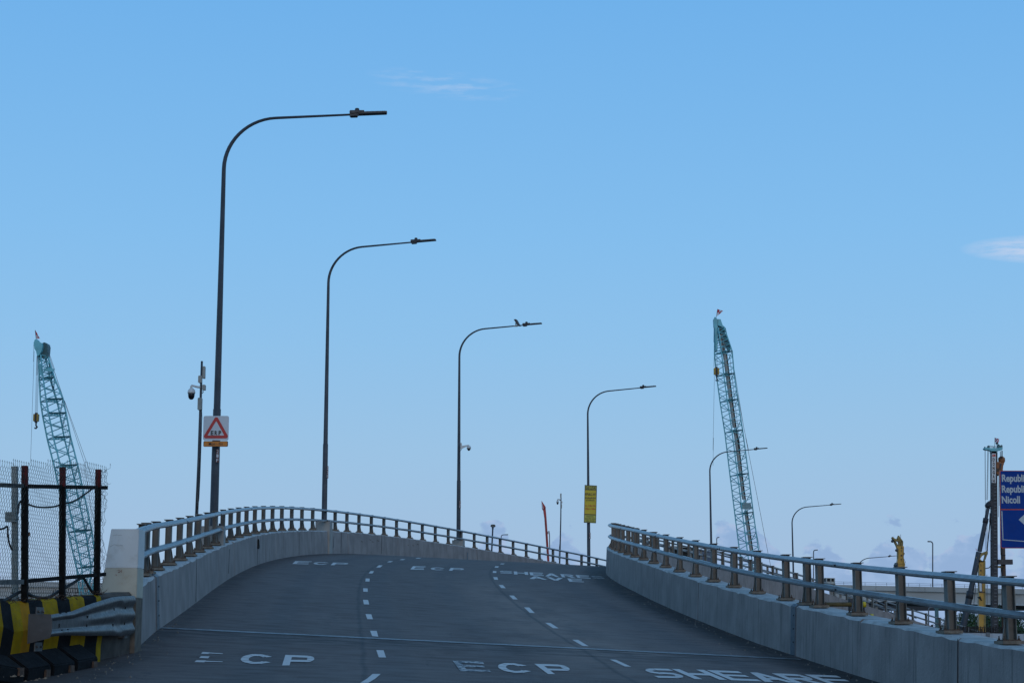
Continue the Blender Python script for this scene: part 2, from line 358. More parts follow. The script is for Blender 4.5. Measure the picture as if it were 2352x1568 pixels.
# asphalt, with wear in lane direction carried on a UV map (u across metres, v along metres)
def asphalt():
    m = bpy.data.materials.new('worn asphalt'); m.use_nodes = True; t = NT(m.node_tree); bs = t.n['Principled BSDF']
    uv = t.node('ShaderNodeUVMap', uv_map='road').outputs[0]
    u, v, _ = t.xyz(uv)
    fine = t.noise(uv, 55, 3, 0.7); mid = t.noise(t.mapping(uv, (1.2, 3.2, 1)), 1.1, 6, 0.6)
    big = t.noise(t.mapping(uv, (0.35, 0.12, 1)), 1.0, 4, 0.5)
    c = t.mix(t.rng(fine, 0.25, 0.75), (0.047, 0.034, 0.028, 1), (0.150, 0.106, 0.088, 1))
    c = t.mix(t.m('MULTIPLY', t.rng(mid, 0.45, 0.75), 0.55), c, (0.054, 0.041, 0.036, 1))
    c = t.mix(t.m('MULTIPLY', t.rng(big, 0.40, 0.70), 0.40), c, (0.140, 0.106, 0.092, 1))
    # wheel tracks
    trk = t.m('SINE', t.m('MULTIPLY_ADD', u, 6.2832 / 1.95, 1.1))
    c = t.mix(t.m('MULTIPLY', t.rng(trk, 0.2, 1.0), 0.22), c, (0.030, 0.032, 0.037, 1))
    # blown sand drifting across the joint between the middle and right lane
    line = t.m('ADD', 7.55, t.m('MULTIPLY', t.m('SUBTRACT', v, 36), -0.012))
    dist = t.m('ABSOLUTE', t.m('SUBTRACT', u, line))
    wid = t.m('MULTIPLY_ADD', t.noise(t.mapping(uv, (0.0, 0.12, 1)), 1, 2), 2.2, 0.9)
    sand = t.m('MULTIPLY', t.m('SUBTRACT', 1.0, t.m('DIVIDE', dist, wid), clamp=True), t.m('MULTIPLY', t.rng(v, 24, 31), t.rng(v, 60, 44)))
    sand = t.m('MULTIPLY', sand, t.rng(t.noise(t.mapping(uv, (1.1, 0.35, 1)), 1.0, 5, 0.6), 0.25, 0.70))
    c = t.mix(t.m('MULTIPLY', sand, 1.5, clamp=True), c, (0.175, 0.130, 0.105, 1))
    # gutter grime at both kerbs
    gl = t.m('ADD', t.rng(u, 11.7, 10.4), 0.0); gl2 = t.rng(u, 11.72, 10.2, 1, 0)
    gn = t.noise(t.mapping(uv, (1.5, 0.8, 1)), 1.2, 5, 0.7)
    gr = t.m('MULTIPLY', t.rng(u, 10.5, 11.2), t.rng(gn, 0.22, 0.48))
    c = t.mix(t.m('MULTIPLY', gr, 1.0), c, (0.020, 0.016, 0.014, 1))
    gr2 = t.m('MULTIPLY', t.rng(u, 0.9, 0.1), t.rng(gn, 0.35, 0.6))
    c = t.mix(t.m('MULTIPLY', gr2, 0.6), c, (0.026, 0.022, 0.019, 1))
    # longitudinal paving seams beside the lane lines
    for us in (3.55, 7.45):
        sw = t.m('ABSOLUTE', t.m('SUBTRACT', u, t.m('ADD', us, t.m('MULTIPLY', t.noise(t.mapping(uv, (0.0, 0.6, 1)), 1, 3), 0.12))))
        c = t.mix(t.m('MULTIPLY', t.rng(sw, 0.07, 0.0), 0.55), c, (0.022, 0.020, 0.020, 1))
    # large repair patches with slightly different tone, and random cracks
    pt_ = t.node('ShaderNodeTexVoronoi', feature='DISTANCE_TO_EDGE'); t.put(pt_.inputs['Vector'], t.node('ShaderNodeVectorMath', operation='ADD').outputs[0]); 
    dv = t.node('ShaderNodeTexNoise'); t.put(dv.inputs['Vector'], uv); dv.inputs['Scale'].default_value = 2.0
    av = t.node('ShaderNodeVectorMath', operation='ADD'); t.put(av.inputs[0], uv)
    sv_ = t.node('ShaderNodeVectorMath', operation='SCALE'); t.put(sv_.inputs[0], dv.outputs[1]); sv_.inputs['Scale'].default_value = 0.5; t.put(av.inputs[1], sv_.outputs[0])
    t.put(pt_.inputs['Vector'], av.outputs[0]); pt_.inputs['Scale'].default_value = 0.32
    crk = t.m('MULTIPLY', t.rng(pt_.outputs[0], 0.006, 0.0), t.rng(big, 0.46, 0.60))
    c = t.mix(t.m('MULTIPLY', crk, 0.6), c, (0.018, 0.017, 0.017, 1))
    stn = t.noise(t.mapping(uv, (2.4, 0.35, 1)), 1.0, 5, 0.65)
    c = t.mix(t.m('MULTIPLY', t.rng(stn, 0.56, 0.74), 0.45), c, (0.150, 0.112, 0.094, 1))
    # grime gathered before the movement joint
    c = t.mix(t.m('MULTIPLY', t.m('MULTIPLY', t.rng(v, 29.2, 30.6), t.rng(v, 31.2, 30.9)), t.rng(mid, .35, .6, 0, .6)), c, (0.026, 0.023, 0.022, 1))
    # small oil spots / patches
    vo = t.node('ShaderNodeTexVoronoi'); t.put(vo.inputs['Vector'], uv); vo.inputs['Scale'].default_value = 1.3
    c = t.mix(t.m('MULTIPLY', t.rng(vo.outputs[0], 0.10, 0.03), 0.5), c, (0.012, 0.012, 0.014, 1))
    t.put(bs.inputs['Base Color'], c)
    t.put(bs.inputs['Roughness'], t.rng(mid, 0.3, 0.8, 0.62, 0.82))
    bs.inputs['Specular IOR Level'].default_value = 0.35
    b = t.node('ShaderNodeBump'); b.inputs['Strength'].default_value = 0.5; b.inputs['Distance'].default_value = 0.01
    t.put(b.inputs['Height'], t.noise(uv, 70, 3, 0.7)); t.l.new(b.outputs[0], bs.inputs['Normal'])
    return m
M['asphalt'] = asphalt()
def paint(name, col, lo, hi):
    m = bpy.data.materials.new(name); m.use_nodes = True; t = NT(m.node_tree); bs = t.n['Principled BSDF']
    pos = t.node('ShaderNodeNewGeometry').outputs['Position']
    n = t.noise(pos, 9, 6, 0.75); n2 = t.noise(pos, 45, 3)
    c = t.mix(t.rng(n2, 0.3, 0.7), tuple(q * 0.85 for q in col), col)
    c = t.mix(t.rng(n, lo, hi), c, (0.06, 0.062, 0.07, 1))
    t.put(bs.inputs['Base Color'], c); bs.inputs['Roughness'].default_value = 0.65; return m
M['marking'] = paint('road paint', (0.60, 0.58, 0.55), 0.60, 0.76)
M['marking_worn'] = paint('worn road paint', (0.56, 0.54, 0.51), 0.45, 0.53)
M['marking_ghost'] = paint('nearly gone road paint', (0.54, 0.52, 0.50), 0.38, 0.47)

# ------------------------------------------------------------------ alignment of the ramp (outer post line on the left)
cXp = [0.5551, 0.3296, -2.844, -1.032, 6.7554, 5.3508, -3.189, -8.1069]
cZp = [-0.115, -0.0904, 0.6892, 0.324, -2.2132, -0.6906, 4.2933, 2.6868]
cYp = [0.0664, -0.0639, -0.4861, -0.2558, 0.1274, -0.0664, -0.0701]
def pv(c, u):
    r = 0.0
    for k in c: r = r * u + k
    return r
def sag(s):
    q = min(1, max(0, (31.5 - s) / 4.5)); return 0.11 * q * q * (3 - 2 * q)
def _raw(s):
    u = (s - 50) / 50
    return Vector((pv(cXp, u), s + pv(cYp, u), CZ + pv(cZp, u) - sag(s)))
SE = 119.5
def Lp(s):
    """left post line, z = top of the concrete"""
    if s <= SE:
        s2 = max(s, -28.0); p = _raw(s2)
        if s < s2:
            p = p + (_raw(-27.0) - _raw(-28.0)) * (s - s2)
        return p
    p = _raw(SE); d = _raw(SE) - _raw(SE - 0.5)
    h = math.atan2(d.x, d.y); k = 1 / 125.0; q = s - SE
    x = p.x + (math.cos(h) - math.cos(h + k * q)) / k; y = p.y + (math.sin(h + k * q) - math.sin(h)) / k
    return Vector((x, y, p.z - 0.062 * q - 0.0013 * q * q))
def Fr(s):
    """tangent (forward) and rightward normal in plan"""
    d = Lp(s + 0.3) - Lp(s - 0.3); d.z = 0; d.normalize()
    return d, Vector((d.y, -d.x, 0))
def width(s): return 12.18 + max(0, 35 - s) * 0.028 if s < 35 else 12.18
def cross(s): return 0.595 - sag(s) + 0.075 * min(1, max(0, (s - 52) / 12))
def Rp(s):
    d, n = Fr(s); p = Lp(s) + n * width(s); p.z = Lp(s).z - cross(s); return p
FRONT, BACK, CH = 0.24, 0.26, 0.95          # wall face offsets from the post line, wall height above the road
def road_pt(u01, s, dz=0.0):
    d, n = Fr(s); a = Lp(s) + n * (FRONT - 0.06); b = Rp(s) - n * (FRONT - 0.06)
    p = a.lerp(b, u01); p.z -= CH - dz; return p

# ------------------------------------------------------------------ ground
g = MB(); S = 3500
NX = 24
gv = [(-S + 2 * S * i / NX, -S + 2 * S * j / NX, 0) for j in range(NX + 1) for i in range(NX + 1)]
g.add(gv, [(j * (NX + 1) + i, j * (NX + 1) + i + 1, (j + 1) * (NX + 1) + i + 1, (j + 1) * (NX + 1) + i) for j in range(NX) for i in range(NX)])
tag(g.build('ground', M['ground']), kind='structure')

# ------------------------------------------------------------------ road deck
def build_road():
    s0, s1, step, nc = -40.0, 164.0, 1.0, 24
    n = int((s1 - s0) / step)
    vs = []; uvs = []
    for i in range(n + 1):
        s = s0 + i * step
        for j in range(nc + 1):
            t_ = j / nc
            vs.append(road_pt(-0.0 + t_, s)); uvs.append((t_ * 11.75, s))
    fs = [(i * (nc + 1) + j, i * (nc + 1) + j + 1, (i + 1) * (nc + 1) + j + 1, (i + 1) * (nc + 1) + j) for i in range(n) for j in range(nc)]
    me = bpy.data.meshes.new('road'); me.from_pydata([tuple(v) for v in vs], [], fs)
    ul = me.uv_layers.new(name='road')
    for lp in me.loops: ul.data[lp.index].uv = uvs[lp.vertex_index]
    me.materials.append(M['asphalt']); me.update()
    o = link('road', me); tag(o, kind='structure')
    return o, BVHTree.FromPolygons(vs, fs)
road, BVH = build_road()
# concrete deck slab that carries road and walls
sl = MB(); fr = []
for i in range(0, 204):
    s = -40 + i; d, n = Fr(s); a, b = Lp(s), Rp(s); X = (b - a)
    fr.append((a, X, ZAX))
sl.sweep(fr, [(-0.02, -1.02), (1.02, -1.02), (1.02, -1.35), (0.75, -2.3), (0.25, -2.3), (-0.02, -1.35)])
tag(sl.build('bridge_deck', M['concrete_far']), kind='structure')
# dirt verge beyond the left road edge near the barrier (the deck widens there)
vg = MB(); fr = []
for i in range(0, 34):
    s = -6 + i; d, n = Fr(s); p = Lp(s); p.z -= CH + 0.01 - 0.006; fr.append((p, n, ZAX))
vg.sweep(fr, [(FRONT - 0.055, 0.0), (FRONT - 0.055, -0.4), (-5.0, -0.4), (-5.0, 0.0)])
tag(vg.build('road_shoulder', M['asphalt']), kind='structure')

def onroad(x, y, lift=0.004):
    o = Vector((0, 0, CZ)); d = (W(x, y, 10.0) - o).normalized()
    h = BVH.ray_cast(o, d)
    if h[0] is None: return None
    return h[0] + Vector((0, 0, lift))
def drape(polys, name, m, parent=road, lift=0.006, sub=1):
    """polys: list of pixel polygons -> thin painted patches lying on the road"""
    mb = MB()
    for poly in polys:
        pts = [onroad(x, y, lift) for x, y in poly]
        if any(p is None for p in pts): continue
        mb.add(pts, [tuple(range(len(pts)))])
    if not mb.v: return None
    me = mb.mesh(name, m)
    for p in me.polygons:
        if p.normal.z < 0: p.flip()
    o = link(name, me, parent, WM[parent.name].copy())
    return o

# strokes for the painted capitals, in a unit cell (x right, y down), quads of 4 corners
def arc_poly(cx, cy, rx, ry, a0, a1, tx, ty, n=12):
    out = []
    for i in range(n):
        b0 = R(a0 + (a1 - a0) * i / n); b1 = R(a0 + (a1 - a0) * (i + 1) / n)
        q = lambda b, k: (cx + (rx - tx * k) * math.cos(b), cy - (ry - ty * k) * math.sin(b))
        out.append([q(b0, 0), q(b1, 0), q(b1, 1), q(b0, 1)])
    return out
T = 0.24; B_ = 0.20
GL = {
 'E': [[(0, 0), (T, 0), (T, 1), (0, 1)], [(T, 0), (1, 0), (1, B_), (T, B_)], [(T, .41), (.92, .41), (.92, .59), (T, .59)], [(T, 1 - B_), (1, 1 - B_), (1, 1), (T, 1)]],
 'H': [[(0, 0), (T, 0), (T, 1), (0, 1)], [(1 - T, 0), (1, 0), (1, 1), (1 - T, 1)], [(T, .40), (1 - T, .40), (1 - T, .60), (T, .60)]],
 'P': [[(0, 0), (T, 0), (T, 1), (0, 1)], [(T, 0), (.78, 0), (.78, B_), (T, B_)], [(T, .46), (.78, .46), (.78, .64), (T, .64)]] + arc_poly(.76, .32, .24, .32, 90, -90, T, B_, 8),
 'R': [[(0, 0), (T, 0), (T, 1), (0, 1)], [(T, 0), (.78, 0), (.78, B_), (T, B_)], [(T, .40), (.78, .40), (.78, .58), (T, .58)], [(.46, .58), (.74, .58), (1.04, 1), (.74, 1)]] + arc_poly(.76, .29, .24, .29, 90, -90, T, B_, 8),
 'C': arc_poly(.5, .5, .5, .5, 42, 318, .25, .19, 20) + [[(.80, .10), (.97, .22), (.80, .30), (.70, .22)], [(.80, .90), (.97, .78), (.80, .70), (.70, .78)]],
 'A': [[(.38, 0), (.62, 0), (.27, 1), (0, 1)], [(.38, 0), (.62, 0), (1, 1), (.73, 1)], [(.26, .60), (.74, .60), (.80, .76), (.20, .76)]],
 'V': [[(0, 0), (.27, 0), (.62, 1), (.38, 1)], [(.73, 0), (1, 0), (.62, 1), (.38, 1)]],
 'S': arc_poly(.42, .30, .42, .30, 95, 268, .24, .19, 10) + [[(.40, 0), (.94, 0), (1, .19), (.42, .19)]] + [[(.40, .41), (.58, .41), (.58, .60), (.40, .60)]] + arc_poly(.58, .70, .42, .30, 92, -85, .24, .19, 10) + [[(.0, .81), (.60, .81), (.60, 1), (.06, 1)]],
}
GL['e'] = [[(.10, 0), (.40, .02), (.38, .18), (.07, .17)], [(.40, .05), (.99, .10), (.98, .17), (.39, .13)], [(.12, .40), (.46, .41), (.43, .60), (.08, .58)],
           [(.03, .78), (.38, .79), (.34, .98), (.0, .96)], [(.38, .84), (.97, .90), (.96, .96), (.36, .93)]]
def letter(ch, quad, worn=False, idx=0):
    TL, TR, BR, BL = quad
    # corner points on the road, bilinear in world space so strokes stay straight on the asphalt
    P4 = [onroad(*p, lift=0.0) for p in (TL, TR, BR, BL)]
    if any(p is None for p in P4):
        P4 = [p if p is not None else W(*q, 90) for p, q in zip(P4, (TL, TR, BR, BL))]
    a, b, c, d = P4
    mb = MB()
    for k, poly in enumerate(GL[ch]):
        pts = []
        for (u, v) in poly:
            p = (a * (1 - u) + b * u) * (1 - v) + (d * (1 - u) + c * u) * v
            hit = BVH.ray_cast(p + Vector((0, 0, 3)), Vector((0, 0, -1)))
            if hit[0] is not None: p = hit[0].copy()
            p.z += 0.006 + 0.0015 * (k % 3)
            pts.append(p)
        # split long quads so they follow the curved surface
        mb.add(pts, [(0, 1, 2, 3)])
    me = mb.mesh('painted_letter', (M['marking_ghost'] if worn == 2 else M['marking_worn']) if worn else M['marking'])
    for p in me.polygons:
        if p.normal.z < 0: p.flip()
    return link('painted_letter', me, road, WM[road.name].copy())

z1 = zc(0, 1800, 1.684); z4 = zc(900, 1950, 2.0075); z5 = zc(1700, 1900, 2.94); z6 = zc(1700, 2200, 2.352); z7 = zc(2500, 2500, 2.352)
def q4(z, *p): return [z(*k) for k in p]
letter('e', q4(z1, (1350, 1358), (1502, 1362), (1506, 1430), (1308, 1430)))
letter('C', q4(z4, (146, 1331), (388, 1343), (372, 1418), (108, 1412)))
letter('P', q4(z4, (485, 1342), (722, 1352), (706, 1427), (458, 1427)))
letter('E', q4(z6, (260, 1038), (542, 1050), (622, 1143), (333, 1139)), True)
letter('C', q4(z6, (655, 1056), (948, 1068), (1025, 1156), (730, 1152)))
letter('P', q4(z6, (1028, 1068), (1318, 1078), (1432, 1170), (1158, 1165)))
letter('E', q4(z4, (565, 588), (698, 592), (668, 614), (540, 611)))
letter('C', q4(z4, (722, 595), (844, 600), (818, 619), (700, 616)))
letter('P', q4(z4, (870, 600), (996, 605), (974, 623), (848, 621)))
letter('E', [z4(1510, 629), z4(1612, 633), z4(1596, 658), z4(1488, 655)])
letter('C', q4(z5, (74, 1082), (242, 1088), (226, 1118), (60, 1113)))
letter('P', q4(z5, (303, 1088), (462, 1096), (446, 1126), (280, 1121)))
for ch, qd in (('S', ((878, 1122), (1025, 1129), (1030, 1158), (880, 1151))), ('H', ((1043, 1130), (1208, 1138), (1215, 1172), (1048, 1165))),
               ('E', ((1228, 1140), (1385, 1148), (1398, 1183), (1240, 1175))), ('A', ((1408, 1152), (1558, 1158), (1580, 1197), (1413, 1187))),
               ('R', ((1590, 1161), (1735, 1170), (1768, 1207), (1612, 1197))), ('E', ((1770, 1171), (1925, 1180), (1950, 1215), (1795, 1206)))):
    letter(ch, q4(z5, *qd))
letter('S', q4(z5, (1945, 1182), (2085, 1190), (2118, 1220), (1975, 1211)), True)
letter('A', q4(z5, (1212, 1186), (1388, 1191), (1440, 1229), (1228, 1217)))
letter('V', q4(z5, (1428, 1197), (1622, 1208), (1640, 1240), (1440, 1233)))
letter('E', q4(z5, (1672, 1212), (1842, 1221), (1872, 1257), (1700, 1251)))
for ch, qd in (('S', ((158, 404), (425, 412), (590, 500), (300, 494))), ('H', ((438, 411), (740, 420), (965, 516), (655, 505))),
               ('E', ((768, 421), (1062, 433), (1290, 528), (1000, 517))), ('A', ((1068, 440), (1352, 449), (1620, 543), (1316, 531))),
               ('R', ((1380, 451), (1660, 463), (1925, 562), (1625, 552))), ('E', ((1688, 462), (1985, 474), (2255, 572), (1950, 560)))):
    letter(ch, q4(z7, *qd))
letter('S', q4(z7, (2030, 479), (2300, 490), (2580, 590), (2290, 578)), True)

D1 = [((1185, 1495), (1250, 1495), (1175, 1560), (1095, 1562)), ((1215, 1303), (1273, 1305), (1293, 1363), (1235, 1362)), ((1165, 1148), (1218, 1149), (1231, 1196), (1182, 1192)),
      ((1128, 1014), (1175, 1016), (1188, 1056), (1143, 1055)), ((1108, 899), (1149, 901), (1158, 937), (1115, 936)), ((1110, 807), (1145, 808), (1147, 835), (1110, 834)),
      ((1130, 728), (1162, 729), (1160, 753), (1127, 752)), ((1170, 669), (1197, 670), (1183, 688), (1153, 687)), ((1235, 622), (1266, 623), (1245, 640), (1214, 640)),
      ((1320, 589), (1350, 590), (1330, 598), (1300, 598)), ((1420, 573), (1450, 574), (1430, 580), (1398, 579)), ((1545, 562), (1577, 563), (1560, 568), (1528, 568))]
for k, qd in enumerate(D1):
    if k == 0:
        drape([q4(z4, (1185, 1495), (1250, 1495), (1205, 1535), (1142, 1532)), q4(z4, (1142, 1532), (1205, 1535), (1150, 1567), (1085, 1567))], 'lane_dash', M['marking'])
    else: drape([q4(z4, *qd)], 'lane_dash', M['marking'])
D2 = [((1738, 1027), (1795, 1030), (1940, 1096), (1880, 1093)), ((1385, 842), (1440, 843), (1540, 903), (1483, 900)), ((1130, 682), (1180, 684), (1258, 735), (1205, 733)),
      ((932, 537), (980, 538), (1033, 590), (985, 588)), ((792, 425), (835, 426), (873, 463), (828, 461)), ((693, 326), (733, 327), (760, 357), (718, 355)),
      ((642, 252), (680, 253), (688, 277), (652, 276)), ((640, 195), (672, 196), (671, 213), (638, 212)), ((662, 149), (695, 150), (688, 163), (653, 162)),
      ((715, 124), (752, 124), (738, 132), (706, 131)), ((808, 104), (843, 105), (828, 112), (792, 111)), ((905, 92), (928, 92), (922, 96), (902, 95))]
for qd in D2: drape([q4(z6, *qd)], 'lane_dash', M['marking'])

# steel expansion joint across the deck
ej = MB()
eL, eR = onroad(371, 1441, 0), onroad(1835, 1513, 0)
for off, h, mi in ((0, 0.012, 0), (0.075, 0.005, 1), (0.15, 0.012, 0)):
    for k in range(24):
        a = eL.lerp(eR, k / 24); b = eL.lerp(eR, (k + 1) / 24)
        q = []
        for p, o_ in ((a, off), (b, off), (b, off + 0.06), (a, off + 0.06)):
            pp = p + Vector((0, -o_, 0)); hh = BVH.ray_cast(Vector((pp.x, pp.y, pp.z + 3)), Vector((0, 0, -1)))
            q.append((hh[0] if hh[0] is not None else pp) + Vector((0, 0, h)))
        ej.add(q, [(0, 1, 2, 3)], mi)
M['joint_steel'] = mat('joint steel', (0.34, 0.36, 0.38), 0.42, metal=0.7, var=0.45, scale=6, dirt=(0.06, 0.055, 0.05), dirt_amt=0.5)
o = ej.build('expansion_joint', [M['joint_steel'], M['hole']], road)
# loose grit along the right gutter and by the barrier foot
gr = MB()
for k in range(420):
    if k < 300: p = road_pt(1 - abs(random.gauss(0, 0.035)), random.uniform(24, 66))
    else: p = road_pt(0.0 + abs(random.gauss(0, 0.02)), random.uniform(21, 34))
    r = random.uniform(0.006, 0.022)
    gr.add([p + Vector((-r, 0, 0)), p + Vector((r * .6, r, 0)), p + Vector((r * .5, -r, 0)), p + Vector((0, 0, r * 1.2))], [(0, 1, 3), (1, 2, 3), (2, 0, 3)])
tag(gr.build('loose_grit', mat('grit', (0.20, 0.18, 0.15), 0.9, var=0.4, scale=30)), kind='stuff')

# ------------------------------------------------------------------ parapets
def wall(side, s0, s1, label, jl, skip=None):
    """side: 'L' or 'R'"""
    base = Lp if side == 'L' else Rp; sg = 1 if side == 'L' else -1
    t_ = thing('parapet_wall', label, 'parapet', base(max(s0, 20)) - Vector((0, 0, CH)))
    joints = [s0]; s = s0
    while s < s1 - 1:
        nx = min(s1, s + jl)
        for q in (JS[side],):
            if s < q - 0.3 < nx: nx = q
        joints.append(nx); s = nx
    rnd = random.Random(3 if side == 'L' else 5)
    for a, b in zip(joints[:-1], joints[1:]):
        if b - a < 0.4: continue
        n = max(2, int((b - a) / 0.3)); fr = []
        mb = MB(); prof_all = []
        tilt = rnd.uniform(-0.006, 0.006)
        for i in range(n + 1):
            s = a + 0.008 + (b - a - 0.016) * i / n
            d, nn = Fr(s); p = base(s); X = nn * sg
            j = rnd.uniform(-0.012, 0.012) + (0.012 if i in (0, n) else 0) * -1
            pr = [(-BACK, -CH - .12), (FRONT + 0.05 + tilt, -CH - .12), (FRONT + .004 + tilt, -0.040 + j * 1.3), (FRONT - 0.035 + tilt + j * 1.5, -0.006 + j * .3), (-BACK, -0.004)]
            prof_all.append([p + X * x + ZAX * z for x, z in pr])
        vs = [v for r_ in prof_all for v in r_]; m_ = 5
        fs = [(i * m_ + k, i * m_ + (k + 1) % m_, (i + 1) * m_ + (k + 1) % m_, (i + 1) * m_ + k) for i in range(n) for k in range(m_)]
        fs += [tuple(range(m_))[::-1], tuple(range(n * m_, n * m_ + m_))]
        mb.add(vs, fs)
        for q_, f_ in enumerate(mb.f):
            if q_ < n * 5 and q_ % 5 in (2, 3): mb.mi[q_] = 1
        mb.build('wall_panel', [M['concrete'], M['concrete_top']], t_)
    # steel cover plate over the movement joint
    q = JS[side]; pl = MB(); prof = []
    for s in (q - 0.15, q, q + 0.15):
        d, nn = Fr(s); p = base(s); X = nn * sg
        prof.append([p + X * x + ZAX * z for x, z in ((FRONT + .062, -CH + .01), (FRONT + 0.024, -0.03), (FRONT - .03, 0.010), (-BACK + .05, 0.010), (-BACK + .05, 0.002), (FRONT - .06, -.02), (FRONT - .02, -CH + .01))])
    m_ = 7; vs = [v for r_ in prof for v in r_]
    fs = [(i * m_ + k, i * m_ + (k + 1) % m_, (i + 1) * m_ + (k + 1) % m_, (i + 1) * m_ + k) for i in range(2) for k in range(m_)] + [tuple(range(m_))[::-1], tuple(range(2 * m_, 3 * m_))]
    pl.add(vs, fs); cp = pl.build('joint_plate', M['joint_plate'], t_)
    bo = MB(); d, nn = Fr(q); X = nn * sg
    for zz in (-.2, -.45, -.7):
        c = base(q) + X * (FRONT + .045 - zz * .04) + ZAX * zz - d * 0.10 * (1 if side == 'L' else 1)
        bo.lathe(c, [(0.001, -.0), (.016, -.0), (.016, .012), (.001, .012)], 8, axis='X')
    bo.build('bolt', M['hole'], cp)
    return t_
JS = {'L': 30.8, 'R': 32.35}                 # movement joint stations
wall('L', 27.78, 163, 'outer concrete parapet wall sweeping along the left edge of the ramp', 4.6)
wall('R', 2.0, 163, 'inner concrete parapet wall on the right edge of the ramp', 4.4)

# shared post meshes
def post_meshes():
    z = 0.845; mb = MB(); fl = .0065
    # profile of the web (x towards the road, z up)
    web = [(-.045, 0), (.115, 0), (.066, .26), (.055, .31), (.055, z), (-.045, z)]
    mb.prism([(x, -.006, zz) for x, zz in web], (0, .012, 0))
    mb.prism([(-.055, -.085, 0), (-.045, -.085, 0), (-.045, -.085, z), (-.055, -.085, z)], (0, .17, 0))
    mb.prism([(.115, -.012, 0), (.127, -.012, 0), (.076, -.012, .26), (.066, -.012, .30), (.055, -.012, .31), (.066, -.012, .26)], (0, .024, 0))
    mb.prism([(.055, -.085, 0), (.065, -.085, 0), (.065, -.085, z), (.055, -.085, z)], (0, .17, 0))
    body = mb.mesh('railing_post', M['post'])
    cap = MB().box((.0, 0, z + .007), .17, .22, .012).mesh('cap_plate', M['post'])
    bp = MB().box((.03, 0, .008), .24, .26, .016)
    for x in (-.07, .13):
        for y in (-.10, .10):
            bp.lathe((x, y, .016), [(.002, 0), (.016, 0), (.016, .018), (.009, .018), (.009, .05), (.002, .05)], 6)
    bp = bp.mesh('base_plate', M['rust'])
    pads = []
    rr = random.Random(9)
    for k in range(4):
        q = [(-.11 + rr.uniform(-.01, .01), -.20 + rr.uniform(-.02, .02)), (.175 + rr.uniform(-.01, .0), -.19 + rr.uniform(-.03, .02)), (.175, .19 + rr.uniform(-.02, .03)), (-.11, .20 + rr.uniform(-.02, .02))]
        pads.append(MB().prism([(x, y, -.045) for x, y in q], (0, 0, .045)).mesh('mortar_pad', M['mortar']))
    return body, cap, bp, pads
PB, PC, PBP, PADS = post_meshes()
def railing(side, stations, s0, s1, label, rails=True):
    base = Lp if side == 'L' else Rp; sg = 1 if side == 'L' else -1
    t_ = thing('bridge_railing', label, 'railing', base(stations[0]))
    for k, s in enumerate(stations):
        d, nn = Fr(s); X = nn * sg; Yv = ZAX.cross(X)
        p = base(s) + ZAX * 0.042
        jit = random.uniform(-.006, .006)
        rot = Matrix((X, Yv, (ZAX + X * jit + Yv * random.uniform(-.008, .008)).normalized())).transposed().to_4x4()
        mw = Matrix.Translation(p) @ rot
        o = link('railing_post', PB, t_, mw)
        link('cap_plate', PC, o, mw.copy()); link('base_plate', PBP, o, mw.copy()); link('mortar_pad', PADS[k % 4], o, mw.copy())
    prof = [(0, -.046), (.105, -.046), (.128, -.022), (.128, .004), (.066, .05), (0, .05)]
    for nm, zz in (('top_rail', .790), ('lower_rail', .365)):
        cuts = [s0]; s = s0; k = 0
        while s < s1:
            s = min(s1, s + 9.0)
            cuts.append(s)
        for a, b in zip(cuts[:-1], cuts[1:]):
            n = max(2, int((b - a) / 0.75)); fr = []
            for i in range(n + 1):
                s = a + .004 + (b - a - .008) * i / n
                d, nn = Fr(s); X = nn * sg
                fr.append((base(s) + X * .067 + ZAX * (zz + .042 + random.uniform(-.003, .003)), X, ZAX))
            rl = MB().sweep(fr, prof).build(nm, M['galv'], t_)
            # splice sleeve with bolt slots
            d, nn = Fr(b); X = nn * sg; o = base(b) + X * .067 + ZAX * (zz + .042)
            sl_ = MB()
            for q in (-.16, -.13, -.10, -.07, .07, .10, .13, .16):
                c = o + d * q + X * .127 + ZAX * -.010
                sl_.box(c, .006, .012, .030, Matrix((X, d, ZAX)).transposed())
            sl_.build('bolt_slot', M['hole'], rl)
    return t_
Lst = [28.35, 30.5, 31.1] + [32.6 + 2.25 * k for k in range(0, 57)]
Rst = [22.7 - 2.22 * k for k in range(9, 0, -1)] + [22.7, 24.9, 27.05, 29.25, 31.45, 32.25] + [33.7 + 2.25 * k for k in range(0, 56)]
railing('L', Lst, 27.8, 160, 'two rail steel railing on the outer parapet along the left side of the ramp')
railing('R', Rst, 3.0, 160, 'two rail steel railing on the inner parapet, close at the right')

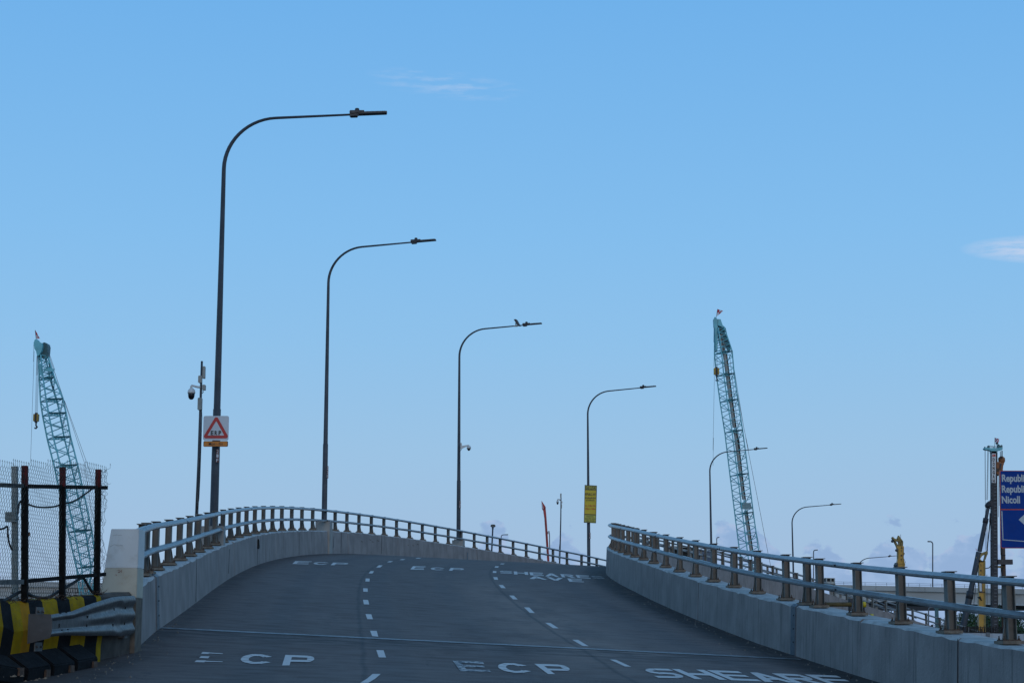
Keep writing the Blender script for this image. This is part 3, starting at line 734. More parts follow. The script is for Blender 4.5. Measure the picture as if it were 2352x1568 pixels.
def wall_at(side, x, zf):
    # point on the road face of the wall seen in photo column x; zf = height below the top
    base = Lp if side == 'L' else Rp; sg = 1 if side == 'L' else -1
    best = None
    for k in range(0, 1000):
        s_ = 24 + k * .09
        d, nn = Fr(s_); p = base(s_) + nn * sg * (FRONT + .006 + zf * .05); px = CX + FPX * p.x / (p.y * math.cos(PITCH) + (p.z - CZ) * math.sin(PITCH))
        if best is None or abs(px - x) < best[0]: best = (abs(px - x), s_, p, d, nn * sg)
        if side == 'L' and best[0] < .8 and abs(px - x) > 3: break
    return best[2] - ZAX * zf, best[3], best[4]
for sd_, x_, z0_, z1_, w_, m_ in (('L', 527, .16, .80, .03, 'hole'), ('L', 592, .02, .93, .016, 'hole'), ('L', 687.5, .08, .92, .022, 'hole'), ('L', 767, .22, .72, .10, 'joint_plate'), ('L', 784, .02, .92, .015, 'hole'), ('L', 877, .02, .9, .015, 'hole'),
                                 ('L', 1073, .30, .85, .16, 'joint_plate'), ('L', 452, .02, .93, .012, 'hole'), ('L', 636, .25, .8, .012, 'concrete_far'),
                                 ('R', 1406, .02, .9, .02, 'hole'), ('R', 1491, .02, .9, .018, 'hole'), ('R', 1618, .02, .93, .014, 'hole'), ('R', 2244, .02, .93, .012, 'hole')):
    a_, d_, n_ = wall_at(sd_, x_, z0_); b_, _, _ = wall_at(sd_, x_, z1_)
    WALLT = [o_ for o_ in bpy.data.objects if o_.name.startswith('parapet_wall')][0 if sd_ == 'L' else 1]
    mb_ = MB(); c_ = (a_ + b_) / 2
    mb_.prism([a_ - d_ * w_ / 2, a_ + d_ * w_ / 2, b_ + d_ * w_ / 2, b_ - d_ * w_ / 2], n_ * .006); mb_.build('joint_seal', M[m_], WALLT)
# broken black fitting hanging on the left wall, and old scrapes
c_, d_, n_ = wall_at('L', 592.5, .30)
MB().prism([c_ + ZAX * .16 - d_ * .06, c_ + d_ * .05 + ZAX * .10, c_ + d_ * .12, c_ + d_ * .26 - ZAX * .06, c_ + d_ * .1 - ZAX * .14, c_ - d_ * .10 - ZAX * .12, c_ - d_ * .03], n_ * .05).build('broken_fitting', M['hole'], [o_ for o_ in bpy.data.objects if o_.name.startswith('parapet_wall')][0])
rq = random.Random(21)
for x_, m_ in ((850, 'scr'), (856, 'scr'), (868, 'scr'), (832, 'scr'), (950, 'scr'), (960, 'scr'), (938, 'scr')):
    c_, d_, n_ = wall_at('L', x_, .28 + rq.uniform(-.05, .12)); L_ = rq.uniform(.15, .5)
    if 'scrape' not in M: M['scrape'] = mat('rusty scrape', (0.12, .07, .055), .85, var=.4, scale=15)
    MB().prism([c_ - d_ * L_ / 2, c_ + d_ * L_ / 2 - ZAX * .02, c_ + d_ * L_ * .4 - ZAX * .045, c_ - d_ * L_ * .4 - ZAX * .03], n_ * .004).build('scrape_mark', M['scrape'], [o_ for o_ in bpy.data.objects if o_.name.startswith('parapet_wall')][0])

# ------------------------------------------------------------------ white end pillar of the left parapet
def pillar():
    p0 = W(308.6, 1499, 27.3)
    a = W(237.7, 1366, 27.3); topL = W(255.7, 1214, 27.3); topR = W(312, 1215, 27.3)
    xR = p0.x; zb = p0.z - .3; zs = W(280, 1304, 27.3).z; zt = topL.z
    xb = a.x - .12
    def xl(z): 
        return xb + (topL.x - xb) * min(1, max(0, (z - (a.z - .5)) / (zt - a.z + .5)))
    t_ = thing('end_pillar', 'tall pale concrete end block, white above and cream below, ending the left parapet', 'pillar', (xR - .3, 27.5, p0.z))
    y0, y1 = 27.3, 27.78
    def block(z0, z1, nm, m, e=0.0):
        mb = MB()
        v = [Vector((xl(z0) - e, y0 - e, z0)), Vector((xR + e, y0 - e, z0)), Vector((xR + e, y1, z0)), Vector((xl(z0) - e, y1, z0)),
             Vector((xl(z1) - e, y0 - e, z1)), Vector((xR + e, y0 - e, z1)), Vector((xR + e, y1, z1)), Vector((xl(z1) - e, y1, z1))]
        mb.add(v, [(3, 2, 1, 0), (4, 5, 6, 7), (0, 1, 5, 4), (1, 2, 6, 5), (2, 3, 7, 6), (3, 0, 4, 7)])
        me = mb.mesh(nm, m); bm = bmesh.new(); bm.from_mesh(me)
        bmesh.ops.bevel(bm, geom=[e_ for e_ in bm.edges], offset=.008, segments=2, affect='EDGES'); bm.to_mesh(me); bm.free()
        me.transform(WM[t_.name].inverted()); link(nm, me, t_)
    zm_ = W(280, 1372, 27.3).z
    block(zb, zm_, 'pillar_foot', mat('dark brown pillar foot', (.13, .105, .08), .9, var=.3, scale=6), -.002); block(zm_, zs, 'lower_block', M['cream']); block(zs, zt, 'upper_block', M['white'], .002)  # foot in a darker brown than the two blocks above
    # hairline cracks and a red scuff
    y = y0 - .004
    for pts, r_, m in (([(1.36, .16), (1.37, .24), (1.355, .30)], .0012, 'wire_dark'), ([(1.22, .14), (1.215, .22), (1.235, .27), (1.20, .34)], .0012, 'wire_dark')):
        pp = [Vector((xR - .1 - b * 1.0, y, zs + (a_ - .9) * 1.1)) for a_, b in pts]
        MB().tube(pp, r_, 4).build('crack', M[m], t_)
    sc = MB(); rr = random.Random(2)
    for k in range(9):
        c = Vector((xR - .29 + rr.uniform(-.05, .05), y, zs - .06 + rr.uniform(-.04, .035)))
        sc.tube([c, c + Vector((rr.uniform(-.02, .03), 0, rr.uniform(-.02, .02)))], .004, 4)
    sc.build('paint_scuff', mat('faded red paint', (0.35, .12, .12), .8), t_)
pillar()

# ------------------------------------------------------------------ striped barrier at the left
def bl(Y, off=0.0):
    """foot line of the barrier; off = metres behind (away from the road)"""
    return Vector((-6.33 + .164 * (Y - 22) - off, Y + off * .164, 0))
def rz(Y):
    h = BVH.ray_cast(Vector((bl(Y).x + .6, Y, CZ + 5)), Vector((0, 0, -1)))
    return (h[0].z if h[0] is not None else CZ - .5) + .0
def barrier():
    t_ = thing('concrete_barrier', 'yellow and black striped concrete barrier with black foot blocks at the left', 'barrier', bl(23) + ZAX * rz(23))
    zb = zc(0, 2280, 3.477)
    bounds = [(90, 0), (240, 1), (370, 0), (490, 2), (680, 1), (880, 0), (1050, 1), (1250, 0), (1420, 1), (1485, 0)]
    def Yof(zx):
        x = zb(zx, 0)[0]; k = (x - CX) / FPX
        # (-6.63+.164(Y-22)) = k Y (approximately)
        return (-6.62 - .164 * 22) / (k - .164)
    prev = 18.0; rr = random.Random(4)
    segs = []
    Yb = [Yof(b) for b, c in bounds]
    # more stripes behind the frame edge, then the measured ones
    segs += [(16.6, 17.7, 1), (17.7, 18.6, 0), (18.6, Yb[0] - .9, 1), (Yb[0] - .9, Yb[0], 0)]
    p = Yb[0]
    for y, (b, c) in zip(Yb[1:], bounds[1:]): segs.append((p, y, c)); p = y
    def zt(Y): return rz(Y) + 1.0
    for a, b, c in segs:
        sl = .0
        ring = []
        for Y in (a, b):
            base = rz(Y)
            pr = [(.30, .26), (.27, .62), (.34, .97), (.38, 1.0), (.62, 1.0), (.66, .96), (.70, -.1), (.30, -.1)]
            # lean of the painted stripe: lower part further away from the viewer
            row = []
            for o_, z in pr:
                q = bl(Y + (0.03 if z > .5 else .0), o_); q.z = base + z; row.append(q)
            ring.append(row)
        n = len(ring[0]); mb = MB()
        mb.add(ring[0] + ring[1], [(k, (k + 1) % n, n + (k + 1) % n, n + k) for k in range(n)] + [tuple(range(n))[::-1], tuple(range(n, 2 * n))])
        mb.build('painted_stripe', M[('yellow', 'black', 'yellow_orange')[c]], t_)
    eb = MB()
    ring = []
    for Y in (Yb[-1] + .02, 27.2):
        base = rz(Y); row = []
        for o_, z in [(.42, -.1), (.42, .95), (.46, .99), (.72, .99), (.74, -.1)]:
            q = bl(Y, o_); q.z = base + z; row.append(q)
        ring.append(row)
    eb.add(ring[0] + ring[1], [(k, (k + 1) % 5, 5 + (k + 1) % 5, 5 + k) for k in range(5)] + [(0, 1, 2, 3, 4), (5, 6, 7, 8, 9)])
    eb.build('end_block', mat('shaded end concrete', (.075, .06, .048), .9, var=.3, scale=6), t_)  # low wall; its dark brown also carries the shadow under the guardrail
    # foot blocks, sloping slabs with gaps and pockets
    Y = 17.4
    while Y < 25.1:
        L_ = .68 + rr.uniform(-.04, .04); g_ = .09
        mb = MB()
        def P_(Y_, o_, z): 
            q = bl(Y_, o_); q.z = rz(Y_) + z; return q
        a, b = Y, Y + L_
        if b > 25.75: break
        skew = .02
        v = [P_(a, .31, -.05), P_(a - skew, .02, -.05), P_(a - skew, 0, .15), P_(a, .27, .33), P_(a, .31, .33),
             P_(b, .31, -.05), P_(b - skew, .02, -.05), P_(b - skew, 0, .15), P_(b, .27, .33), P_(b, .31, .33)]
        mb.add(v, [(4, 3, 2, 1, 0), (5, 6, 7, 8, 9), (0, 1, 6, 5), (1, 2, 7, 6), (2, 3, 8, 7), (3, 4, 9, 8), (4, 0, 5, 9)])
        me = mb.mesh('foot_block', M['black']); bm = bmesh.new(); bm.from_mesh(me)
        bmesh.ops.bevel(bm, geom=list(bm.edges), offset=.016, segments=2, affect='EDGES')
        for v_ in bm.verts: v_.co += Vector((rr.uniform(-.004, .004), rr.uniform(-.004, .004), rr.uniform(-.004, .004)))
        bm.to_mesh(me); bm.free(); me.transform(WM[t_.name].inverted())
        o = link('foot_block', me, t_)
        # dirty pocket (drain slot) near the front corner
        if int(Y * 10) % 2 == 0 or True:
            c = P_(a + L_ * .78, .015, .055)
            MB().box(c, .07, .13, .10, Matrix.Rotation(-.16, 3, 'Z')).build('drain_slot', M['rust'], o)
        Y = b + g_
    # rubble at the foot
    mb = MB()
    for k in range(70):
        Y = rr.uniform(19.5, 27.0); p = bl(Y, rr.uniform(-.12, .05)); p.z = rz(Y) + .0; r = rr.uniform(.008, .03)
        mb.add([p + Vector((-r, -r, -.003)), p + Vector((r, -r * .7, -.003)), p + Vector((r * .8, r, -.003)), p + Vector((-r * .6, r, -.003)), p + Vector((0, 0, r * .8))], [(0, 1, 4), (1, 2, 4), (2, 3, 4), (3, 0, 4)])
    tag(mb.build('rubble', mat('rubble', (0.22, .17, .12), .9, var=.4, scale=20)), kind='stuff')
barrier()

# ------------------------------------------------------------------ corrugated guardrail between barrier and pillar
def guardrail():
    zt = zc(0, 2280, 3.477)
    A = Vector((-5.83, 22.25, 0)); Bv = Vector((-5.86, 27.25, 0))
    t_ = thing('crash_guardrail', 'dented grey corrugated steel guardrail in front of the striped barrier', 'guardrail', A + ZAX * (rz(22.5)))
    zTL, zBL = W(*zt(745, 612), 22.25).z, W(*zt(745, 925), 22.25).z
    zTR, zBR = W(*zt(1880, 352), 27.2).z, W(*zt(1880, 888), 27.2).z
    NS, NT_ = 60, 40
    def prof(t, s):
        w_ = .5 + .5 * math.cos(2 * math.pi * (t - .14) / .72) if True else 0
        w2 = max(0, math.cos(math.pi * (t - .14) / .32)) if t < .5 else max(0, math.cos(math.pi * (t - .86) / .32))
        th = max(0, math.cos(math.pi * (t - .12) / .26)) if t < .27 else (max(0, math.cos(math.pi * (t - .5) / .26)) if t < .7 else max(0, math.cos(math.pi * (t - .88) / .26)))
        k = min(1, max(0, (s - .35) / .4)); k = k * k * (3 - 2 * k)
        th = (.5 + .5 * math.cos(2 * math.pi * (t - .12) / .38)) if .0 < t < 1 else .2
        return .042 * ((1 - k) * w2 + k * th)
    key = [0, .18, .30, .55, .80, .92, 1.0]
    tops = [zt(745, 622), zt(930, 588), zt(1060, 570), zt(1330, 462), zt(1620, 370), zt(1750, 356), zt(1910, 350)]
    bots = [zt(765, 925), zt(930, 905), zt(1060, 862 + 40), zt(1330, 880 + 30), zt(1620, 905), zt(1760, 915), zt(1900, 885)]
    def lerpk(arr, s):
        for i in range(len(key) - 1):
            if s <= key[i + 1] + 1e-6:
                f = (s - key[i]) / (key[i + 1] - key[i]); f = f * f * (3 - 2 * f)
                return tuple(arr[i][k] * (1 - f) + arr[i + 1][k] * f for k in (0, 1))
        return arr[-1]
    def grid(off):
        out = []
        for i in range(NS + 1):
            s = i / NS; Y = 22.25 + (27.2 - 22.25) * s
            tp, bt = lerpk(tops, s), lerpk(bots, s)
            # Y that keeps the rail in its vertical plane
            xk = -5.84
            Yp = xk * FPX / (tp[0] - CX); Yp = max(21.5, min(27.25, Yp))
            zT, zB = W(tp[0], tp[1], Yp).z, W(bt[0], bt[1], Yp).z
            row = []
            for j in range(NT_ + 1):
                t = j / NT_
                # crumpled band near the pillar
                dent = .010 * math.exp(-((s - .86) / .03) ** 2) * math.sin(t * 21) + .006 * math.exp(-((s - .93) / .02) ** 2) * math.cos(t * 30)
                row.append(Vector((xk + prof(t, s) + dent - off, Yp, zT + (zB - zT) * t)))
            out.append(row)
        return out
    g1, g2 = grid(0), grid(.006)
    mb = MB(); n = NT_ + 1
    fs = [(i * n + j, (i + 1) * n + j, (i + 1) * n + j + 1, i * n + j + 1) for i in range(NS) for j in range(NT_)]
    mb.add([p for r_ in g1 for p in r_], fs, 0, True); mb.add([p for r_ in g2 for p in r_], fs, 0, True)
    mb.build('corrugated_beam', M['guard'], t_)
    # end plate turned back to the barrier
    r0 = g1[0]; top, bot = r0[0], r0[-1]
    pl = MB()
    bx = top.x - .262
    q = [Vector((bx, top.y + .03, W(*zt(490, 605), 22.3).z)), Vector((bx, top.y + .03, W(*zt(535, 1020), 22.3).z))]
    r_t, r_b = Vector((top.x + .03, top.y - .012, top.z + .012)), Vector((bot.x + .03, bot.y - .012, bot.z - .012))
    m_t, m_b = r_t.lerp(r_b, .3) + Vector((.022, 0, 0)), r_t.lerp(r_b, .7) + Vector((.022, 0, 0))
    pl.prism([q[0], r_t, m_t, m_b, r_b, q[1]], (0, .008, 0)); pl.build('end_plate', M['guard'], t_)
    for (u, v) in ((545, 570), (605, 1062)):
        c = W(*zt(u, v), 22.32); c.x = bx + .06; 
        ob = MB().box(c + Vector((.02, .12, 0)), .012, .34, .11).build('fixing_bracket', M['guard'], t_)
        bb = MB()
        for k in (-.1, .1): bb.lathe(c + Vector((.03, .12 + k, 0)), [(.001, 0), (.018, 0), (.018, .018), (.001, .018)], 6, axis='X')
        bb.build('bolt', M['guard'], ob)
    # bolts and slots
    for (u, v, w_, h_) in ((1320, 645, .035, .035), (1320, 767, .035, .035), (945, 765, .02, .05), (1683, 548, .02, .06), (1672, 765, .02, .045), (940, 592, .05, .012), (1022, 582, .05, .012), (962, 828, .05, .012), (1048, 818, .05, .012), (1838, 520, .02, .04), (1835, 738, .02, .04)):
        x, y = zt(u, v); Yp = -5.80 * FPX / (x - CX); c = W(x, y, Yp)
        # find surface offset at this height
        s = min(1, max(0, (u - 745) / 1155)); tp, bt = lerpk(tops, s), lerpk(bots, s)
        t = (y - tp[1]) / (bt[1] - tp[1]); c.x = -5.84 + prof(min(1, max(0, t)), s) + .003
        MB().box(c, .014, w_ * (1 if w_ < .03 else 1), h_).build('bolt', M['hole'], t_)
    # support block behind at the pillar
    MB().box(Vector((-5.95, 26.9, (zTR + zBR) / 2 - .1)), .14, .2, .5).build('support_post', M['guard'], t_)
guardrail()

# ------------------------------------------------------------------ chain link fence on the barrier
def fence():
    def FP(x): # point on fence line under photo column x
        k = (x - CX) / FPX; Y = (-6.76 - .164 * 22) / (k - .164); return Y
    z2 = zc(0, 2050, 4.2386)
    tops = [(-60, 1064), (57, 1069.4), (144, 1072.8), (226, 1078)]; bots = [(-60, 1384), (57, 1379), (143, 1371), (222, 1363)]
    t_ = thing('chain_link_fence', 'rusty chain link fence with black red-tipped posts on the striped barrier', 'fence', W(143, 1371, FP(143)))
    def pt(x, y): return W(x, y, FP(x))
    rail_y = [(-60, 1112), (57, 1116), (144, 1117), (226, 1118.5), (245, 1119)]
    for k in range(4):
        (xt, yt), (xb, yb) = tops[k], bots[k]
        Y = FP((xt + xb) / 2); a, b = W(xb, yb, Y), W(xt, yt, Y); a.z -= .02
        j = W(xt, rail_y[k][1], Y).z
        f = (j - a.z) / (b.z - a.z); mid = a.lerp(b, f)
        p = MB(); r = .040
        p.prism([a + Vector((-r, -r, 0)), a + Vector((r, -r, 0)), a + Vector((r, r, 0)), a + Vector((-r, r, 0))], mid - a)
        po = p.build('fence_post', M['fence_black'], t_)
        r = .038
        MB().prism([mid + Vector((-r, -r, 0.001)), mid + Vector((r, -r, 0.001)), mid + Vector((r, r, 0.001)), mid + Vector((-r, r, 0.001))], b - mid).build('red_tip', M['fence_red'], po)
    def bar(x0, y0, x1, y1, h, m, nm, dy=.055):
        a, b = pt(x0, y0), pt(x1, y1); d = (b - a).normalized(); n = Vector((d.y, -d.x, 0)).normalized()
        MB().prism([a + n * -.02 + ZAX * h / 2, a + n * .02 + ZAX * h / 2, a + n * .02 - ZAX * h / 2, a + n * -.02 - ZAX * h / 2], b - a).build(nm, m, t_)
    bar(52, 1116, 245, 1119.5, .055, M['fence_black'], 'fence_rail')
    bar(-70, 1110.5, 52, 1115.5, .055, mat('grey black rail', (.05, .052, .048), .7, var=.4, scale=12), 'fence_rail')
    bar(52, 1334.5, 241, 1318, .052, M['fence_black'], 'fence_rail')
    bar(-70, 1338, 52, 1335.5, .062, mat('weathered grey rail', (.10, .105, .10), .8, spec=.2, var=.3, scale=9), 'fence_rail')
    # mesh: zigzag wires
    A = pt(-70, 1000); Bq = pt(240, 1000)
    dirv = Vector((Bq.x - A.x, Bq.y - A.y, 0)); Ltot = dirv.length; dirv.normalize(); nrm_ = Vector((dirv.y, -dirv.x, 0))
    cw = .066; chh = .100
    mb = MB(); rr = random.Random(11)
    ncol = int(Ltot / (cw / 2)) + 1
    def zrange(l):
        q = A + dirv * l; x = CX + FPX * q.x / q.y
        yt = 1066 + max(0, x - 120) * .065; yb = 1386 - max(0, x) * .088
        return W(x, yt, q.y).z, W(x, yb, q.y).z
    zref = zrange(0)[1]
    for c in range(ncol):
        l = c * cw / 2
        zt_, zb_ = zrange(l)
        pts = []; r0 = int((zb_ - zref) / (chh / 2)) - 1; n_ = int((zt_ - zb_) / (chh / 2)) + 1
        end = l > Ltot - .30
        for i in range(r0, r0 + n_ + 2):
            sgn = 1 if (i + c) % 2 == 0 else -1
            z = zref + i * chh / 2
            if z > zt_ + .01: break
            wob = Vector((0, 0, 0))
            if l > Ltot - .14: wob = dirv * rr.uniform(-.02, .03) + nrm_ * rr.uniform(-.03, .03)
            if end and z > zt_ - .28: wob += dirv * (.06 + rr.uniform(-.02, .05)) * (z - zt_ + .28) / .28 * (l - Ltot + .3) / .3
            warp = .012 * math.sin(l * 2.3 + i * .35) + .006 * math.sin(l * 7 + i * .9)
            base = A + dirv * (l + sgn * cw * .245 + warp * .4) + nrm_ * (.052 + warp)
            # short twisted overlap drawn as two points
            pts.append(Vector((base.x, base.y, z - chh * .09)) + wob); pts.append(Vector((base.x, base.y, z + chh * .09)) + wob)
        if len(pts) < 2: continue
        # looped barb at the top
        if c % 2 == 0:
            e = pts[-1]; pts += [e + dirv * .012 + ZAX * .03, e + ZAX * .055, e - dirv * .012 + ZAX * .03]
        mb.tube(pts, .0025, 3, smooth=False, caps=False)
    tag(mb.build('wire_mesh', M['wire'], t_), kind='stuff')
    # loose unravelled ends
    for k in range(7):
        x0, y0 = 230 + rr.uniform(-2, 4), 1085 + k * 8
        pts = [pt(x0, y0)]
        for q in range(5): x0 += rr.uniform(1, 5.5); y0 += rr.uniform(-9, 9); pts.append(pt(x0, y0))
        MB().tube(pts, .0022, 4, caps=False).build('loose_wire', M['wire_dark'], t_)
    # black cables tied to the fence
    def cable(name, pts, r, label, dep=-.09):
        pp = []
        for x, y in pts:
            Y = FP(x) + dep; pp.append(W(x, y, Y))
        # smooth (Catmull-Rom)
        out = []
        for i in range(len(pp) - 1):
            a, b, c, d = pp[max(0, i - 1)], pp[i], pp[i + 1], pp[min(len(pp) - 1, i + 2)]
            for q in range(6):
                u = q / 6; out.append(.5 * ((2 * b) + (c - a) * u + (2 * a - 5 * b + 4 * c - d) * u * u + (3 * b - a - 3 * c + d) * u ** 3))
        out.append(pp[-1])
        o = MB().tube(out, r, 6).build(name, M['cable'], None, out[0]); tag(o, label, 'cable')
    cable('hanging_cable', [(41, 1180), (43, 1160), (48, 1150), (54, 1151), (66, 1158), (85, 1163.5), (110, 1164.5), (128, 1162), (137, 1159), (150, 1156), (170, 1150), (190, 1138), (213, 1121)], .013, 'black cable sagging between the fence posts just under the top rail', .10)
    cable('hanging_cable', [(-20, 1387), (8, 1379), (30, 1367), (48, 1358), (58, 1359), (75, 1368), (100, 1372), (117, 1368), (140, 1354), (165, 1340), (184, 1328), (192, 1327), (200, 1340), (207, 1352), (213, 1360)], .022, 'thick black cable looping along the foot of the fence', .12)
    cable('hanging_cable', [(-10, 1217), (8, 1213), (17, 1209), (18, 1225), (20, 1242), (25, 1257), (28, 1262)], .014, 'short black cable hanging under the junction box on the weathered white post', .2)
    # dark debris and twisted wire on top of the barrier
    db = MB()
    for k in range(60):
        x = rr.uniform(5, 235); p = pt(x, 1384 - .088 * x + rr.uniform(-5, 3)) + nrm_ * rr.uniform(-.02, .08)
        db.tube([p, p + Vector((rr.uniform(-.06, .06), rr.uniform(-.03, .03), rr.uniform(-.03, .05))), p + Vector((rr.uniform(-.08, .08), 0, rr.uniform(-.02, .06)))], .004, 4)
    tag(db.build('wire_offcuts', M['rust'], t_), kind='stuff')
    # weathered white post with junction box
    Y = FP(34) + .55
    wp = thing('utility_post', 'weathered white square post with a grey junction box behind the fence', 'post', W(34, 1400, Y))
    a, b = W(34.5, 1420, Y), W(34, 1071, Y); r = .037
    MB().prism([a + Vector((-r, -r, 0)), a + Vector((r, -r, 0)), a + Vector((r, r, 0)), a + Vector((-r, r, 0))], b - a).build('post', M['old_white'], wp)
    c = W(26, 1184, Y - .06); MB().box(c, .15, .08, .10).box(c + Vector((0, 0, -.065)), .14, .075, .035).build('junction_box', M['old_white'], wp)
    hd = MB(); 
    for z_ in (1192, 1361): hd.box(W(34, z_, Y) , .09, .09, .01)
    hd.build('strap', M['cable'], wp)
    lt = MB().box(W(65.5, 1226, FP(60) + .2), .03, .05, .05).build('marker_light', M['orange'], None, W(65.5, 1226, FP(60) + .2))
    tag(lt, 'small orange marker light beside the black fence post', 'light')
fence()

# ------------------------------------------------------------------ street lamps
def lamp_meshes():
    """metres, base at origin, arm along +X"""
    H, r0, r1 = 9.35, .105, .062
    o = {}
    low = MB().tube([(0, 0, 0), (0, 0, 3.0)], [.108, .100], 8, smooth=False)
    o['lower_pole'] = low.mesh('lower_pole', M['lamp'])
    arc = [(0, 0, 3.0), (0, 0, 5.2), (0, 0, H)]; rad = [.088, .077, .054]
    for k in range(1, 15):
        a = R(86) * k / 14; arc.append((1.42 * (1 - math.cos(a)), 0, H + 1.42 * math.sin(a))); rad.append(.054 - .016 * k / 14)
    e = Vector(arc[-1]); tl = Vector((math.cos(R(4)), 0, math.sin(R(4))))
    for k in (1, 2, 3): arc.append(tuple(e + tl * .66 * k)); rad.append(.038 - .003 * k)
    o['upper_pole'] = MB().tube(arc, rad, 8, smooth=False).mesh('upper_pole', M['lamp'])
    fl = MB()
    fl.box((0, 0, .012), .42, .42, .024); fl.box((0, 0, -.62), .56, .56, 1.24, mi=1)
    for x in (-.16, .16):
        for y in (-.16, .16): fl.lathe((x, y, .024), [(.002, 0), (.022, 0), (.022, .05), (.002, .05)], 6)
    o['base_plate'] = fl.mesh('base_plate', [M['lamp'], M['concrete_far']])
    e2 = Vector(arc[-1]); rot = Matrix.Rotation(-R(3.0), 3, 'Y')
    hd = MB(); q = lambda x, z: e2 + rot @ Vector((x, 0, z))
    def ex(pl, w_): hd.prism([q(x, z) + Vector((0, -w_ / 2, 0)) for x, z in pl], (0, w_, 0))
    ex([(-.03, .055), (-.01, .085), (.36, .075), (.36, .03), (0, .0), (-.03, .02)], .26)
    ex([(-.03, .018), (.36, .028), (.20, -.015), (.17, -.06), (.0, -.06), (-.03, -.03)], .20)
    ex([(.20, -.01), (.20, .045), (.95, .045), (.965, .025), (.95, .0)], .22)
    for k in range(22): hd.box(q(.40 + k * .024, .054), .004, .2, .016, rot)
    o['lamp_head'] = hd.mesh('lamp_head', M['lamp_dark'])
    o['photocell'] = MB().lathe(q(.17, .08), [(.062, 0), (.062, .05), (.05, .085), (.02, .09)], 12).mesh('photocell', M['lamp_dark'])
    b = MB(); b.tube([q(.03, -.06), q(.03, -.10)], .005, 4).tube([q(.10, -.06), q(.10, -.10)], .005, 4)
    return o
LM = lamp_meshes(); HL = 10.77
def lamp(base, dirv, scale, label, plate=True, group='curved street lamps along the ramp'):
    X = Vector((dirv.x, dirv.y, 0)).normalized(); Yv = ZAX.cross(X)
    mw = Matrix.Translation(base) @ Matrix((X, Yv, ZAX)).transposed().to_4x4() @ Matrix.Scale(scale, 4)
    t_ = thing('street_lamp', label, 'street lamp', base, group, mw)
    for k in ('base_plate', 'lower_pole', 'upper_pole', 'lamp_head'): ob = link(k, LM[k], t_, mw.copy())
    link('photocell', LM['photocell'], ob, mw.copy())
    return t_, mw
# base points: photo column, foot row, distance, top row of the arm's start
LAMPS = [(490.8, 1209, 46.6, 268.5, 'tall'), (744.5, 1198, 73.0, 568.5, ''), (1053, 1240.5, 97.2, 756, ''), (1352.5, 1303, 117.3, 899, ''), (1636, 1377, 138, 1038, ''), (1826, 1453, 164, 1164, ''), (1974.5, 1521, 195, 1281, '')]
LLAB = ['tallest curved street lamp, nearest, carrying the triangular warning sign', 'second nearest curved street lamp, no sign or camera on it', 'curved street lamp with a white dome camera and a small panel on its arm',
        'curved street lamp carrying the yellow road closure sign', 'curved street lamp whose arm crosses in front of the teal crane boom', 'curved street lamp just right of the teal crane boom, behind the inner railing', 'far curved street lamp whose arm reaches the yellow machine mast']
lamp_m = []
for (x, yb, Y, yt, _), lb in zip(LAMPS, LLAB):
    b = W(x, yb, Y); tp = W(x, yt, Y); sc = (tp.z - b.z) / HL
    s_ = Y + 1 if Y < 120 else Y
    if Y < 130:
        best = min((k * .25 for k in range(100, 560)), key=lambda q: (Lp(q) - b).to_2d().length); d, n = Fr(best); n = n if Y < 80 else Vector((1, n.y * .45, 0))
    else: n = Vector((1, -.22, 0))
    lamp_m.append(lamp(b, n, sc, lb))
    if Y > 130: MB().box(Vector((b.x, b.y, (b.z - 1.2) / 2)), .7, .7, b.z - 1.2).build('column', M['concrete_far'], lamp_m[-1][0])
# dark outreach on the third lamp: small tilted solar panel
t3, mw3 = lamp_m[2]
p = W(1184, 749, 96.5)
pn = thing('solar_panel', 'small dark tilted panel standing on the third lamp arm', 'panel', W(1187, 751, 96.5))
zz = zc(1800, 1250, 5.88)
a, b, c, d = [W(*zz(u, v), 96.4) for u, v in ((1497, 160), (1548, 152), (1628, 297), (1585, 300))]
MB().prism([a, b, c, d], (.10, .45, .02)).build('panel', M['steel_dark'], pn)
MB().tube([W(*zz(1555, 325), 96.5), W(*zz(1545, 240), 96.5)], .03, 6).box(W(*zz(1545, 318), 96.5), .22, .12, .05).build('bracket', M['grey_box'], pn)
def number_tag(conv, x0, x1, y0, y1, Y, chars, m_txt=None):
    a, b = conv(x0, y0), conv(x1, y1); tl, br = W(*a, Y), W(*b, Y); c = (tl + br) / 2
    t_ = thing('number_plate', NT_LAB[len(NT_USED)], 'number plate', c); NT_USED.append(1)
    MB().box(c, br.x - tl.x, .012, tl.z - br.z).build('plate', M['tag_red'], t_)
    n = len(chars); h = (tl.z - br.z) / n
    for k, ch in enumerate(chars):
        text(t_, 'character', ch, M['sign_white'], c + Vector((0, -.009, (tl.z - br.z) / 2 - h * (k + .5))), (1, 0, 0), (0, 0, 1), h * .72, min(br.x - tl.x, h * .6) * .8)
NT_USED = []; NT_LAB = ['dark red vertical number plate reading 21F on the nearest lamp post', 'tiny vertical number plate on the second lamp post', 'tiny vertical number plate on the lamp post with the dome camera', 'tiny vertical number plate below the yellow road closure sign']
zs = zc(700, 1400, 2.0908)
number_tag(zs, 346, 366, 826, 938, 46.42, '21F')
number_tag(zc(0, 0, 1 / 1.7415), 751, 754, 1070, 1098, 72.8, '22F')
number_tag(z5, 403, 421, 300, 385, 97.0, '23F')
number_tag(z5, 1932, 1948, 672, 745, 117.1, '24F')

